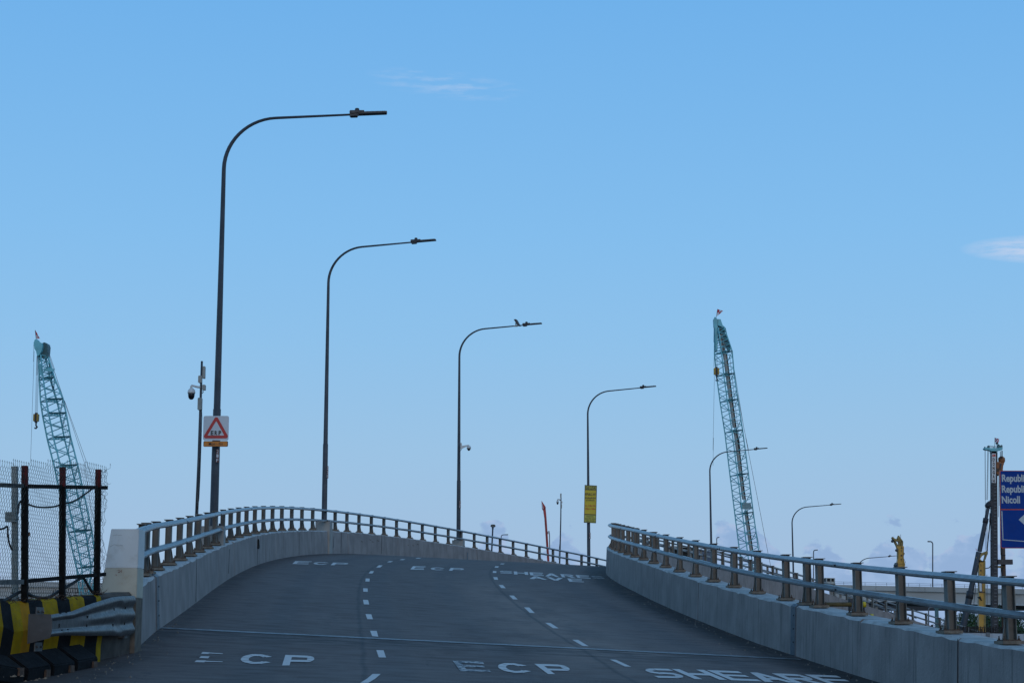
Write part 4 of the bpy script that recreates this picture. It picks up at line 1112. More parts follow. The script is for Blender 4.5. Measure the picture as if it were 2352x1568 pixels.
# ------------------------------------------------------------------ ERP warning sign on the first lamp
def rounded(c, w_, h_, r_, n=6):
    out = []
    for (sx, sz, a0) in ((1, 1, 0), (-1, 1, 90), (-1, -1, 180), (1, -1, 270)):
        for k in range(n + 1):
            a = R(a0 + 90 * k / n)
            out.append(Vector((c.x + sx * (w_ / 2 - r_) + r_ * math.cos(a), c.y, c.z + sz * (h_ / 2 - r_) + r_ * math.sin(a))))
    return out
def slab(name, c, w_, h_, r_, th, m, parent):
    return MB().prism(rounded(c, w_, h_, r_), (0, th, 0)).build(name, m, parent)
def rtri(c, R_, r_, n=6):
    out = []
    for k in range(3):
        a = R(90 + 120 * k); q = Vector((c.x + (R_ - r_) * math.cos(a), c.y, c.z + (R_ - r_) * math.sin(a)))
        for j in range(n + 1):
            b = a - R(60) + R(120) * j / n; out.append(q + Vector((r_ * math.cos(b), 0, r_ * math.sin(b))))
    return out
def erp():
    Y = 46.25; tl, br = W(*zs(239, 549), Y), W(*zs(446, 754), Y); c = (tl + br) / 2; w_ = br.x - tl.x; h_ = tl.z - br.z
    t_ = thing('warning_sign', 'square white sign with a red triangle reading ERP on the nearest lamp post', 'road sign', c)
    slab('backing', c, w_, h_, .05, .02, M['sign_white'], t_)
    tc = W(*zs(343, 672), Y); tc.y = Y - .004
    bz = W(*zs(343, 737), Y).z; tz = W(*zs(343, 560), Y).z; Rr = (tz - bz - .0275) / 1.5
    cc = Vector((tc.x, Y - .004, bz + Rr * .5 + .0275))
    outer = rtri(cc, Rr, .055); inner = rtri(Vector((cc.x, cc.y, cc.z)), Rr * .69, .012)
    n = len(outer)
    mb = MB(); mb.add(outer + inner, [(k, (k + 1) % n, n + (k + 1) % n, n + k) for k in range(n)]); mb.build('red_triangle', M['sign_red'], t_)
    zl = W(*zs(343, 691), Y).z; lh = W(*zs(0, 673), Y).z - W(*zs(0, 707), Y).z
    for ch, x in (('E', 310), ('R', 343), ('P', 376)): text(t_, 'character', ch, M['sign_black'], Vector((W(*zs(x, 690), Y).x, Y - .004, zl)), (1, 0, 0), (0, 0, 1), lh, lh * .66, bold=.045)
    for x in (326, 359): MB().box(Vector((W(*zs(x, 690), Y).x, Y - .004, zl)), .008, .004, lh * 1.15).build('divider', M['sign_line'], t_)
    t2 = thing('warning_plate', 'orange plate reading Mon - Fri below the triangle sign', 'road sign', W(*zs(340, 783), Y))
    tl, br = W(*zs(238, 759), Y), W(*zs(442, 806), Y); c = (tl + br) / 2; w_ = br.x - tl.x; h_ = tl.z - br.z
    slab('border', c, w_, h_, .03, .02, M['sign_black'], t2)
    c2 = c + Vector((0, -.004, 0)); slab('face', c2, w_ * .955, h_ * .86, .022, .004, M['sign_orange'], t2)
    text(t2, 'lettering', 'Mon - Fri', M['sign_black'], c + Vector((0, -.008, 0)), (1, 0, 0), (0, 0, 1), h_ * .52, w_ * .56, bold=.012)
    # clamps
    for zy in (600, 720): MB().box(W(*zs(342, zy), 46.4), .3, .12, .04).build('clamp', M['lamp'], t_)
erp()

# ------------------------------------------------------------------ CCTV poles
def cctv(conv, Y, pole, parts, label, wires=None):
    """pole: list of conv points bottom->top with radius"""
    t_ = thing('cctv_pole', label, 'camera pole', W(*conv(*pole[0][:2]), Y))
    MB().tube([W(*conv(u, v), Y) for u, v, r in pole], [r for u, v, r in pole], 8).build('pole', M['lamp'], t_)
    for kind, dat in parts:
        if kind == 'box':
            u0, v0, u1, v1, m, nm, dy = dat; a, b = W(*conv(u0, v0), Y + dy), W(*conv(u1, v1), Y + dy); c = (a + b) / 2
            w_ = b.x - a.x; MB().prism(rounded(c, w_, a.z - b.z, min(w_, a.z - b.z) * .22, 3), (0, .12, 0)).build(nm, M[m], t_)
        if kind == 'arm':
            pts, r_ = dat; MB().tube([W(*conv(u, v), Y - .05) for u, v in pts], r_, 6).build('camera_arm', M['housing'], t_)
        if kind == 'dome':
            u0, v0, u1, v1, v2 = dat; a, b = W(*conv(u0, v0), Y - .05), W(*conv(u1, v1), Y - .05); r_ = (b.x - a.x) / 2; c = Vector(((a.x + b.x) / 2, Y - .05, b.z)); h_ = a.z - b.z; l_ = b.z - W(*conv(u0, v2), Y).z
            hs = MB().lathe(c, [(r_, 0), (r_ * 1.04, h_ * .25), (r_ * .92, h_ * .6), (r_ * .5, h_ * .9), (r_ * .3, h_)], 16).build('camera_housing', M['housing'], t_)
            MB().lathe(c, [(r_ * .9, -.002), (r_ * .88, -l_ * .3), (r_ * .75, -l_ * .7), (r_ * .4, -l_ * .95), (.01, -l_)], 16).build('camera_dome', M['black_glass'], hs)
    if wires:
        for wpts in wires: MB().tube([W(*conv(u, v), Y - .05) for u, v in wpts], .010, 5).build('cable', M['cable'], t_)
    return t_
cctv(zs, 44.0, [(172, 1568, .045), (180, 1400, .043), (200, 900, .038), (212, 500, .033), (218, 300, .03), (225, 92, .028)],
     [('box', (231, 134, 248, 234, 'grey_box', 'antenna', -.1)), ('box', (194, 212, 222, 271, 'grey_box', 'antenna', -.12)), ('box', (229, 288, 252, 332, 'grey_box', 'junction_box', -.12)), ('box', (190, 397, 221, 498, 'old_white', 'antenna', -.12)),
      ('arm', ([(213, 310), (190, 308), (160, 300), (140, 296), (136, 305), (136, 322)], .030)), ('dome', (107, 316, 169, 362, 416))],
     'thin dark camera pole with white dome camera beside the nearest lamp', [[(222, 480), (225, 560), (221, 700), (214, 900), (208, 1080), (200, 1240), (188, 1330)], [(208, 900), (190, 1120), (176, 1240), (180, 1380)], [(232, 335), (236, 350), (228, 362)]])
z9 = zc(1800, 1740, 13.067)
Yc = 96.9
t_ = thing('dome_camera', 'white dome camera bracketed to the right side of the third lamp post', 'camera', W(*z9(560, 600), Yc))
def zb(u, v, Y=Yc): return W(*z9(u, v), Y)
MB().prism([zb(548, 395), zb(612, 395), zb(625, 500), zb(605, 740), zb(545, 700)], (0, .12, 0)).build('mount_plate', M['housing'], t_)
MB().prism([zb(612, 550), zb(930, 500), zb(1005, 500), zb(1005, 530), zb(930, 545), zb(840, 590), zb(612, 700)], (0, .10, 0)).build('camera_arm', M['housing'], t_)
c = zb(985, 700, Yc + .05); r_ = (zb(1098, 0).x - zb(872, 0).x) / 2; h_ = zb(0, 548).z - zb(0, 700).z; l_ = zb(0, 700).z - zb(0, 810).z
hs = MB().lathe(c, [(r_ * .96, 0), (r_, h_ * .3), (r_ * .9, h_ * .8), (r_ * .4, h_)], 16).build('camera_housing', M['housing'], t_)
MB().lathe(c, [(r_ * .9, -.002), (r_ * .7, -l_ * .4), (r_ * .4, -l_ * .9), (.01, -l_)], 16).build('camera_dome', M['black_glass'], hs)
MB().tube([zb(600, 730), zb(560, 790), zb(470, 880), zb(455, 1000), zb(470, 1200), zb(475, 1568)], .014, 5).build('cable', M['cable'], t_)
cctv(z5, 118.0, [(1583, 1040, .05), (1590, 800, .045), (1597, 500, .04), (1600, 213, .035)],
     [('box', (1590, 214, 1606, 265, 'grey_box', 'antenna', -.1)), ('box', (1603, 305, 1617, 327, 'housing', 'junction_box', -.1)), ('box', (1600, 338, 1611, 386, 'grey_box', 'antenna', -.1)),
      ('arm', ([(1595, 290), (1575, 284), (1562, 284), (1558, 300)], .05)), ('dome', (1545, 296, 1573, 318, 344))],
     'distant thin camera pole with dome camera between the red boom and the road closure sign', [[(1598, 420), (1595, 600), (1588, 760), (1578, 850), (1570, 990)]])
# floodlight on a pole
t_ = thing('floodlight_pole', 'dark pole with a boxy floodlight head behind the outer railing', 'floodlight', W(*z5(782, 930), 125))
MB().tube([W(*z5(781, 960), 125), W(*z5(798, 606), 125)], .055, 8).build('pole', M['lamp'], t_)
a, b = W(*z5(770, 576), 125), W(*z5(829, 608), 125); c = (a + b) / 2
MB().prism(rounded(c, b.x - a.x, a.z - b.z, .12, 3), (0, .35, 0)).build('lamp_head', M['lamp_dark'], t_)
MB().prism(rounded(c + Vector((0, -.01, .03)), (b.x - a.x) * .78, (a.z - b.z) * .55, .08, 3), (0, .008, 0)).build('glass', M['grey_box'], t_)
MB().box(W(*z5(797, 618), 125.1), .14, .12, .16).build('bracket', M['lamp_dark'], t_)

# ------------------------------------------------------------------ road closure sign on the fourth lamp
def closure():
    zz = zc(2300, 1900, 7.125); Y = 117.0
    P_ = lambda u, v, dy=0: W(*zz(u, v), Y + dy)
    t_ = thing('road_closure_sign', 'tall yellow and black ROAD CLOSURE sign on the fourth lamp post', 'road sign', P_(440, 1360))
    MB().prism([P_(277, 272), P_(626, 292), P_(600, 1362), P_(252, 1347)], (0, .05, 0)).build('backing', M['sign_black'], t_)
    def face(q, m, nm='panel'):
        o = MB().prism([P_(u, v, -.012) for u, v in q], (0, .006, 0)).build(nm, M[m], t_); return o
    face([(292, 298), (610, 312), (605, 402), (286, 390)], 'sign_pale'); face([(284, 418), (601, 428), (592, 1112), (272, 1100)], 'sign_yellow'); face([(272, 1126), (590, 1138), (584, 1336), (266, 1324)], 'sign_pale')
    def tx(s, u, v, h, w_, m='sign_black', b=.02):
        c = P_(u, v, -.022); hh = P_(0, v, 0).z - P_(0, v + h, 0).z; ww = P_(u + w_, v).x - P_(u, v).x
        text(t_, 'lettering', s, M[m], c, (1, 0, -.04), (0.02, 0, 1), hh, ww, bold=b)
    tx('ROAD CLOSURE', 447, 350, 76, 296); tx('REPUBLIC AVE', 437, 538, 66, 298); tx('(Btw Republic Blvd', 437, 640, 48, 296); tx('& Crawford St)', 437, 705, 46, 236)
    tx('Sun, 15 Mar 2026', 437, 862, 50, 292, 'sign_text_red'); tx('4:00am to 10:00am', 437, 950, 50, 300, 'sign_text_red')
    tx('Boulevard Drive', 432, 1170, 34, 200); tx('Singapore 000 - Outdoor', 432, 1232, 36, 292); tx('Hotline: 6434 0000', 430, 1292, 36, 254)
closure()

# ------------------------------------------------------------------ crawler crane lattice booms
def crane(Y, side, phi, axis, head_poly, label, flagp, extra):
    """axis: list of (x_left, x_mid, x_right, y) photo columns of the boom; side m"""
    foot = axis[-1]; t_ = thing('crawler_crane', label, 'crane', Vector((W((foot[0] + foot[2]) / 2, foot[3], Y).x + 1.5, Y, 0)))
    def corners(xl, xr, y, ysl=0):
        a, b = W(xl, y, Y), W(xr, y + ysl, Y); w_ = b.x - a.x
        sA, cA = math.sin(phi), math.cos(phi); s = w_ / (sA + cA)
        # square seen at angle phi: left, near-mid, right, far-mid
        L_ = Vector((0, 0, 0)); N_ = Vector((s * sA, -s * cA, 0)); F_ = Vector((s * cA, s * sA, 0)); Rr_ = N_ + F_
        zf = lambda v: a.z + (b.z - a.z) * (v.x / w_)
        return [Vector((a.x + v.x, a.y + v.y, zf(v))) for v in (L_, N_, Rr_, F_)]
    rings = [corners(l_, r_, y, sl_) for l_, r_, y, sl_ in axis]
    rc = .048 * side; rb = .028 * side
    rr = random.Random(int(Y))
    for (A_, B_) in zip(rings[:-1], rings[1:]):
        for k in range(4): beam(t_, 'chord', A_[k], B_[k], rc, M['teal'])
        Ln = (A_[0] - B_[0]).length; wd = (A_[0] - A_[2]).length * .72
        n = max(1, round(Ln / (wd * .78)))
        for i in range(n):
            f0, f1 = i / n, (i + 1) / n; fm = (f0 + f1) / 2
            for k in range(4):
                k2 = (k + 1) % 4
                a0, a1 = A_[k].lerp(B_[k], f0), A_[k].lerp(B_[k], f1); b0, b1, bm_ = A_[k2].lerp(B_[k2], f0), A_[k2].lerp(B_[k2], f1), A_[k2].lerp(B_[k2], fm)
                if k % 2 == 0: beam(t_, 'brace', a0, b1 if i % 2 == 0 else b0, rb, M['teal'], 5); beam(t_, 'brace', a0 if i % 2 else a1, b0 if i % 2 else b1, rb * .8, M['teal'], 5) if False else None; beam(t_, 'brace', a0, b0, rb * .8, M['teal'], 5)
                else: beam(t_, 'brace', a0, bm_, rb, M['teal'], 5); beam(t_, 'brace', bm_, a1, rb, M['teal'], 5)
        # section flange: dark cross tubes
        beam(t_, 'spreader', B_[1], B_[2], rc * 1.1, M['teal_dark']); 
        for k in range(4): 
            if k != 1: beam(t_, 'spreader', B_[k], B_[(k + 1) % 4], rb * 1.1, M['teal'])
        beam(t_, 'spreader', B_[0], B_[2], rb, M['teal'], 5)
    # machine body and tracks on the ground (hidden behind the parapet in the photo)
    c = rings[-1]; cen = (c[0] + c[2]) / 2; bx = Vector((cen.x + 1.5, Y, 0))
    for k in range(4): beam(t_, 'chord', c[k], Vector((cen.x + .3 + (.5 if k in (1, 2) else -.1), Y + (.6 if k > 1 else -.6), 1.7)), rc, M['teal'])
    for sy in (-2.0, 2.0):
        tr = MB(); pr = [(-3, .15), (-3.4, .55), (-3, 1.0), (3, 1.0), (3.4, .55), (3, .15)]
        tr.prism([bx + Vector((x, sy - .4, z)) for x, z in pr], (0, .8, 0)).build('track', M['steel_dark'], t_)
    hb = MB(); hb.box(bx + Vector((1.8, 0, 2.2)), 5.2, 3.2, 1.9); hb.build('machinery_house', M['teal'], t_)
    cb = MB().box(bx + Vector((-1.4, -1.3, 2.2)), 1.5, 1.1, 1.7).build('cab', M['teal_dark'], t_)
    # head
    for poly, m_, off, th in head_poly:
        MB().prism([W(x, y, Y + off) for x, y in poly], (0, th, 0)).build('boom_head', M[m_], t_)
    for (x0, y0, x1, y1, r_, dy0, dy1, nm, m_) in extra:
        beam(t_, nm, W(x0, y0, Y + dy0), W(x1, y1, Y + dy1), r_, M[m_], 5)
    # flag on a mast, checks red and white
    (x0, y0), pts, nchk = flagp
    fl = thing('crane_flag', label.split(',')[0].replace('teal crawler crane boom', 'checked flag on top of the teal crane') if False else FLAGLAB.pop(0), 'flag', W(x0, y0, Y))
    beam(fl, 'flag_pole', W(x0, y0, Y), W(pts[0][0], pts[0][1], Y), .025, M['rope'], 5)
    A0, A1, B1 = [W(*p, Y) for p in pts[:3]]
    def fp(u, v): # u along fly, v down the hoist
        top = A0.lerp(B1, u); bot = A1.lerp(B1, u); q = top.lerp(bot, v); q.y += .08 * math.sin(u * 6); return q
    mats_ = [M['flag_red'], M['flag_white']]
    for i in range(3):
        for j in range(2):
            q = [fp(i / 3, j / 2), fp((i + 1) / 3 - (.0), j / 2), fp((i + 1) / 3, (j + 1) / 2), fp(i / 3, (j + 1) / 2)]
            mb = MB(); mb.prism(q, (0, .01, 0)); mb.build('flag_check', mats_[(i + j) % 2], fl)
    return t_, rings
FLAGLAB = ['red and white pennant on the tip of the left teal crane', 'red and white pennant on the tip of the right teal crane']
zl = zc(0, 1250, 1.96); zl2 = zc(0, 2050, 4.2386)
def Lx(z, u): return z(u, 0)[0]
def Ly(z, v): return z(0, v)[1]
axL = []
for z, xl, xr, y in ((zl, 302, 374, 335), (zl, 309, 432, 520), (zl, 318, 503, 690), (zl, 335, 528, 800), (zl, 372, 562, 985), (zl, 428, 618, 1205), (zl2, 1158, 1575, 320), (zl2, 1300, 1650, 930)):
    axL.append((Lx(z, xl), Lx(z, xr), Ly(z, y) + (3 if z is zl else 2), -6))
# keep the lower part consistent: last two rings computed in the second zoom, then the tapering foot
axL += [(184, 212, 1368, -2)]
YL = 150
P2 = lambda u, v: zl(u, v)
headL = [([P2(*q) for q in ((263, 238), (272, 212), (285, 206), (296, 222), (330, 240), (333, 262), (326, 300), (305, 335), (290, 340), (282, 300), (270, 285))], 'teal', -.6, .9),
         ([P2(*q) for q in ((330, 240), (346, 232), (368, 240), (374, 262), (370, 310), (345, 345), (330, 312))], 'teal_dark', -.2, 1.0),
         ([P2(*q) for q in ((300, 345), (318, 318), (380, 312), (378, 345), (345, 360))], 'teal_dark', -.3, .5)]
exL = []
def ln(z, u0, v0, u1, v1, r_, nm='rope', m_='rope', dy0=0, dy1=0):
    a, b = z(u0, v0), z(u1, v1); exL.append((a[0], a[1], b[0], b[1], r_, dy0, dy1, nm, m_))
ln(zl, 268, 300, 239, 1180, .014); ln(zl, 264, 250, 262, 385, .012)
for u in (276, 282, 288, 294): ln(zl, u + 12, 340, u, 785, .011)
ln(zl, 292, 340, 290, 490, .03, 'sling')
ln(zl, 372, 300, 500, 680, .02, 'pendant'); ln(zl, 500, 680, 660, 1170, .016, 'pendant'); ln(zl, 506, 690, 680, 1175, .016, 'pendant')
ln(zl, 660, 1170, 712, 1530, .016, 'pendant'); ln(zl, 682, 1180, 800, 1530, .016, 'pendant'); ln(zl, 380, 300, 430, 450, .016, 'pendant')
ln(zl, 712, 1530, 860, 2130, .016, 'pendant'); ln(zl, 732, 1530, 900, 2130, .016, 'pendant')
ln(zl, 345, 380, 520, 960, .016); ln(zl, 395, 440, 415, 600, .04, 'sheave_guard', 'teal_dark'); ln(zl, 330, 300, 640, 1290, .014)
tl_, rL = crane(YL, 1.5, R(33), axL, headL, 'teal lattice crane boom at far left, seen through the fence', (P2(284, 210), [P2(276, 137), P2(284, 205), P2(315, 205)], 3), exL)
# walkway panels near the left boom's tip
for q in (((342, 433), (425, 440), (424, 462), (343, 458)), ((304, 398), (318, 400), (330, 495), (312, 488))):
    MB().prism([W(*P2(*k), YL - .9) for k in q], (0, .05, 0)).build('walkway_plate', M['teal'], tl_)
MB().prism([W(*P2(*k), YL - .1) for k in ((378, 395), (395, 400), (418, 500), (400, 492))], (0, .3, 0)).build('sheave_guard', M['teal_dark'], tl_)
def hook(Y, conv, box_, hookp, label):
    u0, v0, u1, v1 = box_; c = (W(*conv(u0, v0), Y) + W(*conv(u1, v1), Y)) / 2; w_ = W(*conv(u1, v1), Y).x - W(*conv(u0, v0), Y).x; h_ = W(*conv(u0, v0), Y).z - W(*conv(u1, v1), Y).z
    t_ = thing('hook_block', label, 'crane hook', c)
    for s_ in (-1, 1): MB().prism(rounded(c + Vector((s_ * w_ * .34, -.2, 0)), w_ * .3, h_ * .74, w_ * .1, 3), (0, .4, 0)).build('side_plate', M['hook_yellow'], t_)
    MB().box(c, w_ * .42, .3, h_).build('block', M['steel_dark'], t_)
    a, b = W(*conv(*hookp[0]), Y), W(*conv(*hookp[1]), Y); d = b - a
    MB().tube([a, a + d * .5, a + d * .72 + Vector((.10, 0, 0)), a + d, a + d * .98 - Vector((.08, 0, 0)), a + d * .82 - Vector((.13, 0, 0))], [.07, .07, .09, .08, .06, .03], 8).build('hook', M['steel_dark'], t_)
hook(YL, zl, (266, 785, 302, 862), ((283, 862), (281, 907)), 'yellow and black hook block hanging from the left crane')
# right crane
zr = zc(2780, 1200, 2.6147); zr2 = zc(2780, 1750, 2.85)
YR = 200; axR = []
for z, xl, xr, y in ((zr, 204, 300, 300), (zr, 203, 382, 560), (zr, 226, 402, 790), (zr, 262, 440, 1060), (zr, 312, 490, 1380), (zr2, 400, 600, 430), (zr2, 455, 655, 870), (zr2, 512, 718, 1320), (zr2, 545, 750, 1560)):
    axR.append((Lx(z, xl), Lx(z, xr), Ly(z, y) + 1.5, -5))
axR += [(1722, 1748, 1400, -2)]
exL = []
P3 = lambda u, v: zr(u, v)
ln(zr, 198, 270, 196, 440, .02); ln(zr, 206, 290, 198, 700, .02); ln(zr, 203, 790, 188, 1568, .016); ln(zr2, 211, 0, 205, 320, .016)
for u in (212, 222, 232): ln(zr, u, 560, u + 2, 700, .012)
ln(zr, 318, 290, 372, 520, .03, 'pendant'); ln(zr, 385, 570, 508, 1320, .022, 'pendant'); ln(zr, 508, 1320, 560, 1568, .022, 'pendant')
ln(zr2, 578, 0, 720, 730, .022, 'pendant'); ln(zr2, 720, 730, 832, 1310, .022, 'pendant'); ln(zr2, 832, 1310, 885, 1568, .022, 'pendant')
ln(zr2, 655, 850, 748, 1310, .022, 'pendant'); ln(zr, 445, 980, 508, 1320, .018, 'pendant'); ln(zr, 360, 560, 475, 1568, .02)
# pale leader tube with black hoses inside the boom
ln(zr, 262, 370, 300, 545, .30, 'leader', 'leader', -.1, -.1); ln(zr, 312, 560, 415, 1330, .26, 'leader', 'leader', -.1, -.1); ln(zr, 425, 1370, 452, 1568, .26, 'leader', 'leader', -.1, -.1)
ln(zr2, 470, 0, 560, 700, .24, 'leader', 'leader', -.1, -.1); ln(zr2, 580, 830, 650, 1330, .22, 'leader', 'leader', -.1, -.1)
ln(zr, 276, 370, 308, 545, .06, 'hose', 'cable', -.35, -.35); ln(zr, 332, 560, 402, 1130, .06, 'hose', 'cable', -.35, -.35); ln(zr, 402, 1130, 462, 1568, .06, 'hose', 'cable', -.35, -.35)
ln(zr2, 494, 0, 554, 560, .06, 'hose', 'cable', -.35, -.35); ln(zr2, 554, 560, 608, 920, .06, 'hose', 'cable', -.35, -.35); ln(zr2, 608, 920, 666, 1330, .06, 'hose', 'cable', -.35, -.35)
headR = [([P3(*q) for q in ((194, 200), (206, 176), (222, 180), (232, 200), (236, 260), (240, 330), (235, 520), (218, 525), (214, 420), (208, 300), (198, 270))], 'teal', -.5, .7),
         ([P3(*q) for q in ((232, 198), (268, 200), (290, 262), (316, 285), (312, 300), (270, 275), (240, 262))], 'teal', -.3, .6),
         ([P3(*q) for q in ((240, 262), (270, 275), (318, 292), (312, 360), (290, 400), (270, 350), (250, 365), (240, 330))], 'teal_dark', .1, .7),
         ([P3(*q) for q in ((290, 400), (318, 345), (345, 420), (372, 520), (350, 530), (310, 470))], 'teal_dark', .1, .4)]
tr_, rR = crane(YR, 1.5, R(27), axR, headR, 'teal lattice crane boom with pale leader tube rising behind the inner railing', (P3(222, 180), [P3(236, 93), P3(228, 170), P3(294, 114)], 3), exL)
hook(YR - .5, zr, (195, 698, 253, 792), ((225, 790), (226, 842)), 'yellow hook block hanging beside the right crane boom')
MB().prism([W(*zr2(*k), YR - 1.2) for k in ((510, 738), (635, 742), (650, 812), (522, 812))], (0, .05, 0)).build('walkway_plate', mat('walkway mesh', (.20, .30, .31), .6, var=.2, scale=3), tr_)

# ------------------------------------------------------------------ red boom
def red_boom():
    Y = 135; P_ = lambda u, v: W(*z5(u, v), Y)
    t_ = thing('excavator_boom', 'slim red machine boom with a pointed tip behind the railing', 'excavator', Vector((P_(1450, 1000).x, Y, 0)))
    MB().prism([P_(1390, 400), P_(1418, 378), P_(1428, 480), P_(1443, 700), P_(1467, 1060), P_(1442, 1060), P_(1420, 720), P_(1405, 500)], (0, .7, 0)).build('boom', M['red'], t_)
    MB().prism([P_(1371, 298), P_(1420, 372), P_(1418, 392), P_(1385, 405), P_(1376, 385)], (0, .5, 0)).build('boom_tip', M['red'], t_)
    MB().prism([W(*z5(u, v), Y - .02) for u, v in ((1375, 330), (1382, 342), (1392, 395), (1381, 392))], (0, .05, 0)).build('white_stripe', M['sign_white'], t_)
    MB().tube([P_(1447, 690), P_(1446, 660), P_(1458, 655), P_(1464, 700), P_(1466, 860)], .035, 5).build('hose', M['cable'], t_)
    MB().prism([W(*z5(u, v), Y - .02) for u, v in ((1412, 490), (1430, 690), (1450, 1000), (1446, 1000), (1425, 690), (1409, 490))], (0, .03, 0)).build('dark_seam', M['tag_red'], t_)
    f = P_(1455, 1060); MB().prism([f + Vector((-.4, 0, .2)), f + Vector((.5, 0, .2)), Vector((f.x + .9, Y, 1.6)), Vector((f.x - .1, Y, 1.6))], (0, .7, 0)).build('boom', M['red'], t_)
    b = Vector((f.x + 1.6, Y + .4, 0)); MB().box(b + Vector((0, 0, 1.9)), 3.2, 2.6, 1.6).build('body', M['red'], t_)
    for s_ in (-1.2, 1.2): MB().box(b + Vector((0, s_, .5)), 4.0, .6, .8).build('track', M['steel_dark'], t_)
red_boom()

# ------------------------------------------------------------------ second ramp parapet behind (descends to the right)
TOPF = [(1452, 1252, 121), (1475, 1257.5, 122), (1504, 1263.5, 123.5), (1552, 1273.7, 125.5), (1591.6, 1282.5, 127.5), (1629, 1291.5, 129), (1700, 1309, 132), (1755.6, 1321.5, 134), (1799, 1333, 136), (1841, 1343.5, 138), (1898, 1362, 141), (1948, 1378, 144), (1990, 1392, 147), (2025, 1407, 149), (2052, 1420, 151), (2105, 1440, 155), (2160, 1462, 160)]
def far_ramp():
    def at(x):
        for (x0, y0, Y0), (x1, y1, Y1) in zip(TOPF[:-1], TOPF[1:]):
            if x <= x1: f = (x - x0) / (x1 - x0); return W(x, y0 + (y1 - y0) * f, Y0 + (Y1 - Y0) * f)
        return W(*TOPF[-1])
    t_ = thing('ramp_wall', 'second descending concrete ramp wall seen through the inner railing', 'ramp wall', Vector((at(1700).x, at(1700).y, 0)))
    xs = [1452, 1508, 1536, 1588, 1640, 1690, 1728, 1780, 1835, 1903, 1950, 2000, 2052, 2105, 2160]
    for a, b in zip(xs[:-1], xs[1:]):
        n = 5; mb = MB(); top = [at(a + .25 + (b - a - .5) * i / n) for i in range(n + 1)]
        vs = []
        for p in top: vs += [p, p + Vector((.12, .45, 0)), Vector((p.x + .12, p.y + .45, 0)), Vector((p.x, p.y, 0))]
        fs = [(i * 4 + k, i * 4 + (k + 1) % 4, i * 4 + 4 + (k + 1) % 4, i * 4 + 4 + k) for i in range(n) for k in range(4)] + [(0, 1, 2, 3), (n * 4, n * 4 + 3, n * 4 + 2, n * 4 + 1)]
        mb.add(vs, fs); mb.build('wall_panel', M['concrete_far'], t_)
    r_ = thing('ramp_railing', 'small beige railing on top of the second descending ramp wall', 'railing', at(1700))
    px = [1482, 1511, 1523, 1533, 1548, 1563]
    x = 1462; posts = []
    while x < 2110:
        posts.append(x); x += 20.9 if x > 1650 else 24.5
    hp = lambda x: (27.5 - (x - 1500) * .0065) 
    tops = []
    body = None
    for x in posts:
        p = at(x) + Vector((.06, .2, 0)); h_ = hp(x) * p.y / FPX
        if body is None:
            mb = MB(); mb.prism([(-.10, 0, 0), (.12, 0, 0), (.085, 0, .4), (.08, 0, 1), (-.075, 0, 1), (-.075, 0, .4)], (0, .12, 0)); body = mb.mesh('railing_post', M['post'])
        link('railing_post', body, r_, Matrix.Translation(p) @ Matrix.Diagonal((1, 1, h_, 1)))
    for nm, f in (('top_rail', .90), ('lower_rail', .47)):
        for a, b in zip(range(1455, 2105, 50), range(1505, 2160, 50)):
            pts = []
            for i in range(6):
                x = a + (b - a) * i / 5; p = at(x); h_ = hp(x) * p.y / FPX; pts.append(p + Vector((.03, .1, h_ * f)))
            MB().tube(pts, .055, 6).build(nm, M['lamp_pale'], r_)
    # roadway of that ramp
    mb = MB(); pts = []
    for q in range(1452, 2161, 20):
        p = at(q); pts += [p + Vector((.5, .8, -1.0)), p + Vector((1.8, 4.5, -1.3))]
    n = len(pts) // 2
    mb.add(pts, [(2 * i, 2 * i + 2, 2 * i + 3, 2 * i + 1) for i in range(n - 1)]); tag(mb.build('ramp_road', M['asphalt']), kind='structure')
    # white box fixed on the wall
    za = zc(3000, 2180, 5.2275)
    o = MB(); a, b = W(*za(300, 762), 132.5), W(*za(357, 988), 132.5); c = (a + b) / 2; o.prism(rounded(c, b.x - a.x, a.z - b.z, .02, 2), (0, .5, 0))
    tag(o.build('wall_cabinet', M['lamp_pale'], None, c), 'narrow pale cabinet fixed to the second ramp wall', 'cabinet')
    # round prohibition sign on a tall white plate
    Y = 131; Pp = lambda u, v, dy=0: W(*za(u, v), Y + dy)
    t2 = thing('prohibition_sign', 'narrow white plate with red ring sign beyond the inner railing', 'road sign', Pp(860, 1010))
    MB().prism([Pp(850, 665), Pp(905, 680), Pp(885, 1008), Pp(822, 990)], (0, .05, 0)).build('plate', M['sign_white'], t2)
    for cy, rr_ in ((745, 60), (925, 50)):
        n = 20; out = [Pp(864 + 24 * math.cos(k * 2 * math.pi / n) - (cy - 745) * .03, cy + rr_ * math.sin(k * 2 * math.pi / n), -.01) for k in range(n)]
        inn = [Pp(864 + 14 * math.cos(k * 2 * math.pi / n) - (cy - 745) * .03, cy + (rr_ - 20) * math.sin(k * 2 * math.pi / n), -.01) for k in range(n)]
        mb = MB(); mb.add(out + inn, [(k, (k + 1) % n, n + (k + 1) % n, n + k) for k in range(n)]); mb.build('red_ring', M['sign_red' if cy == 745 else 'sign_black'], t2)
        MB().prism([Pp(860, cy + 20, -.015), Pp(864, cy - 22, -.015), Pp(868, cy + 20, -.015)], (0, .004, 0)).build('symbol', M['sign_black'], t2)
    MB().tube([Pp(862, 1000, .08), Pp(862, 1300, .08)], .04, 6).build('post', M['lamp_pale'], t2)
far_ramp()

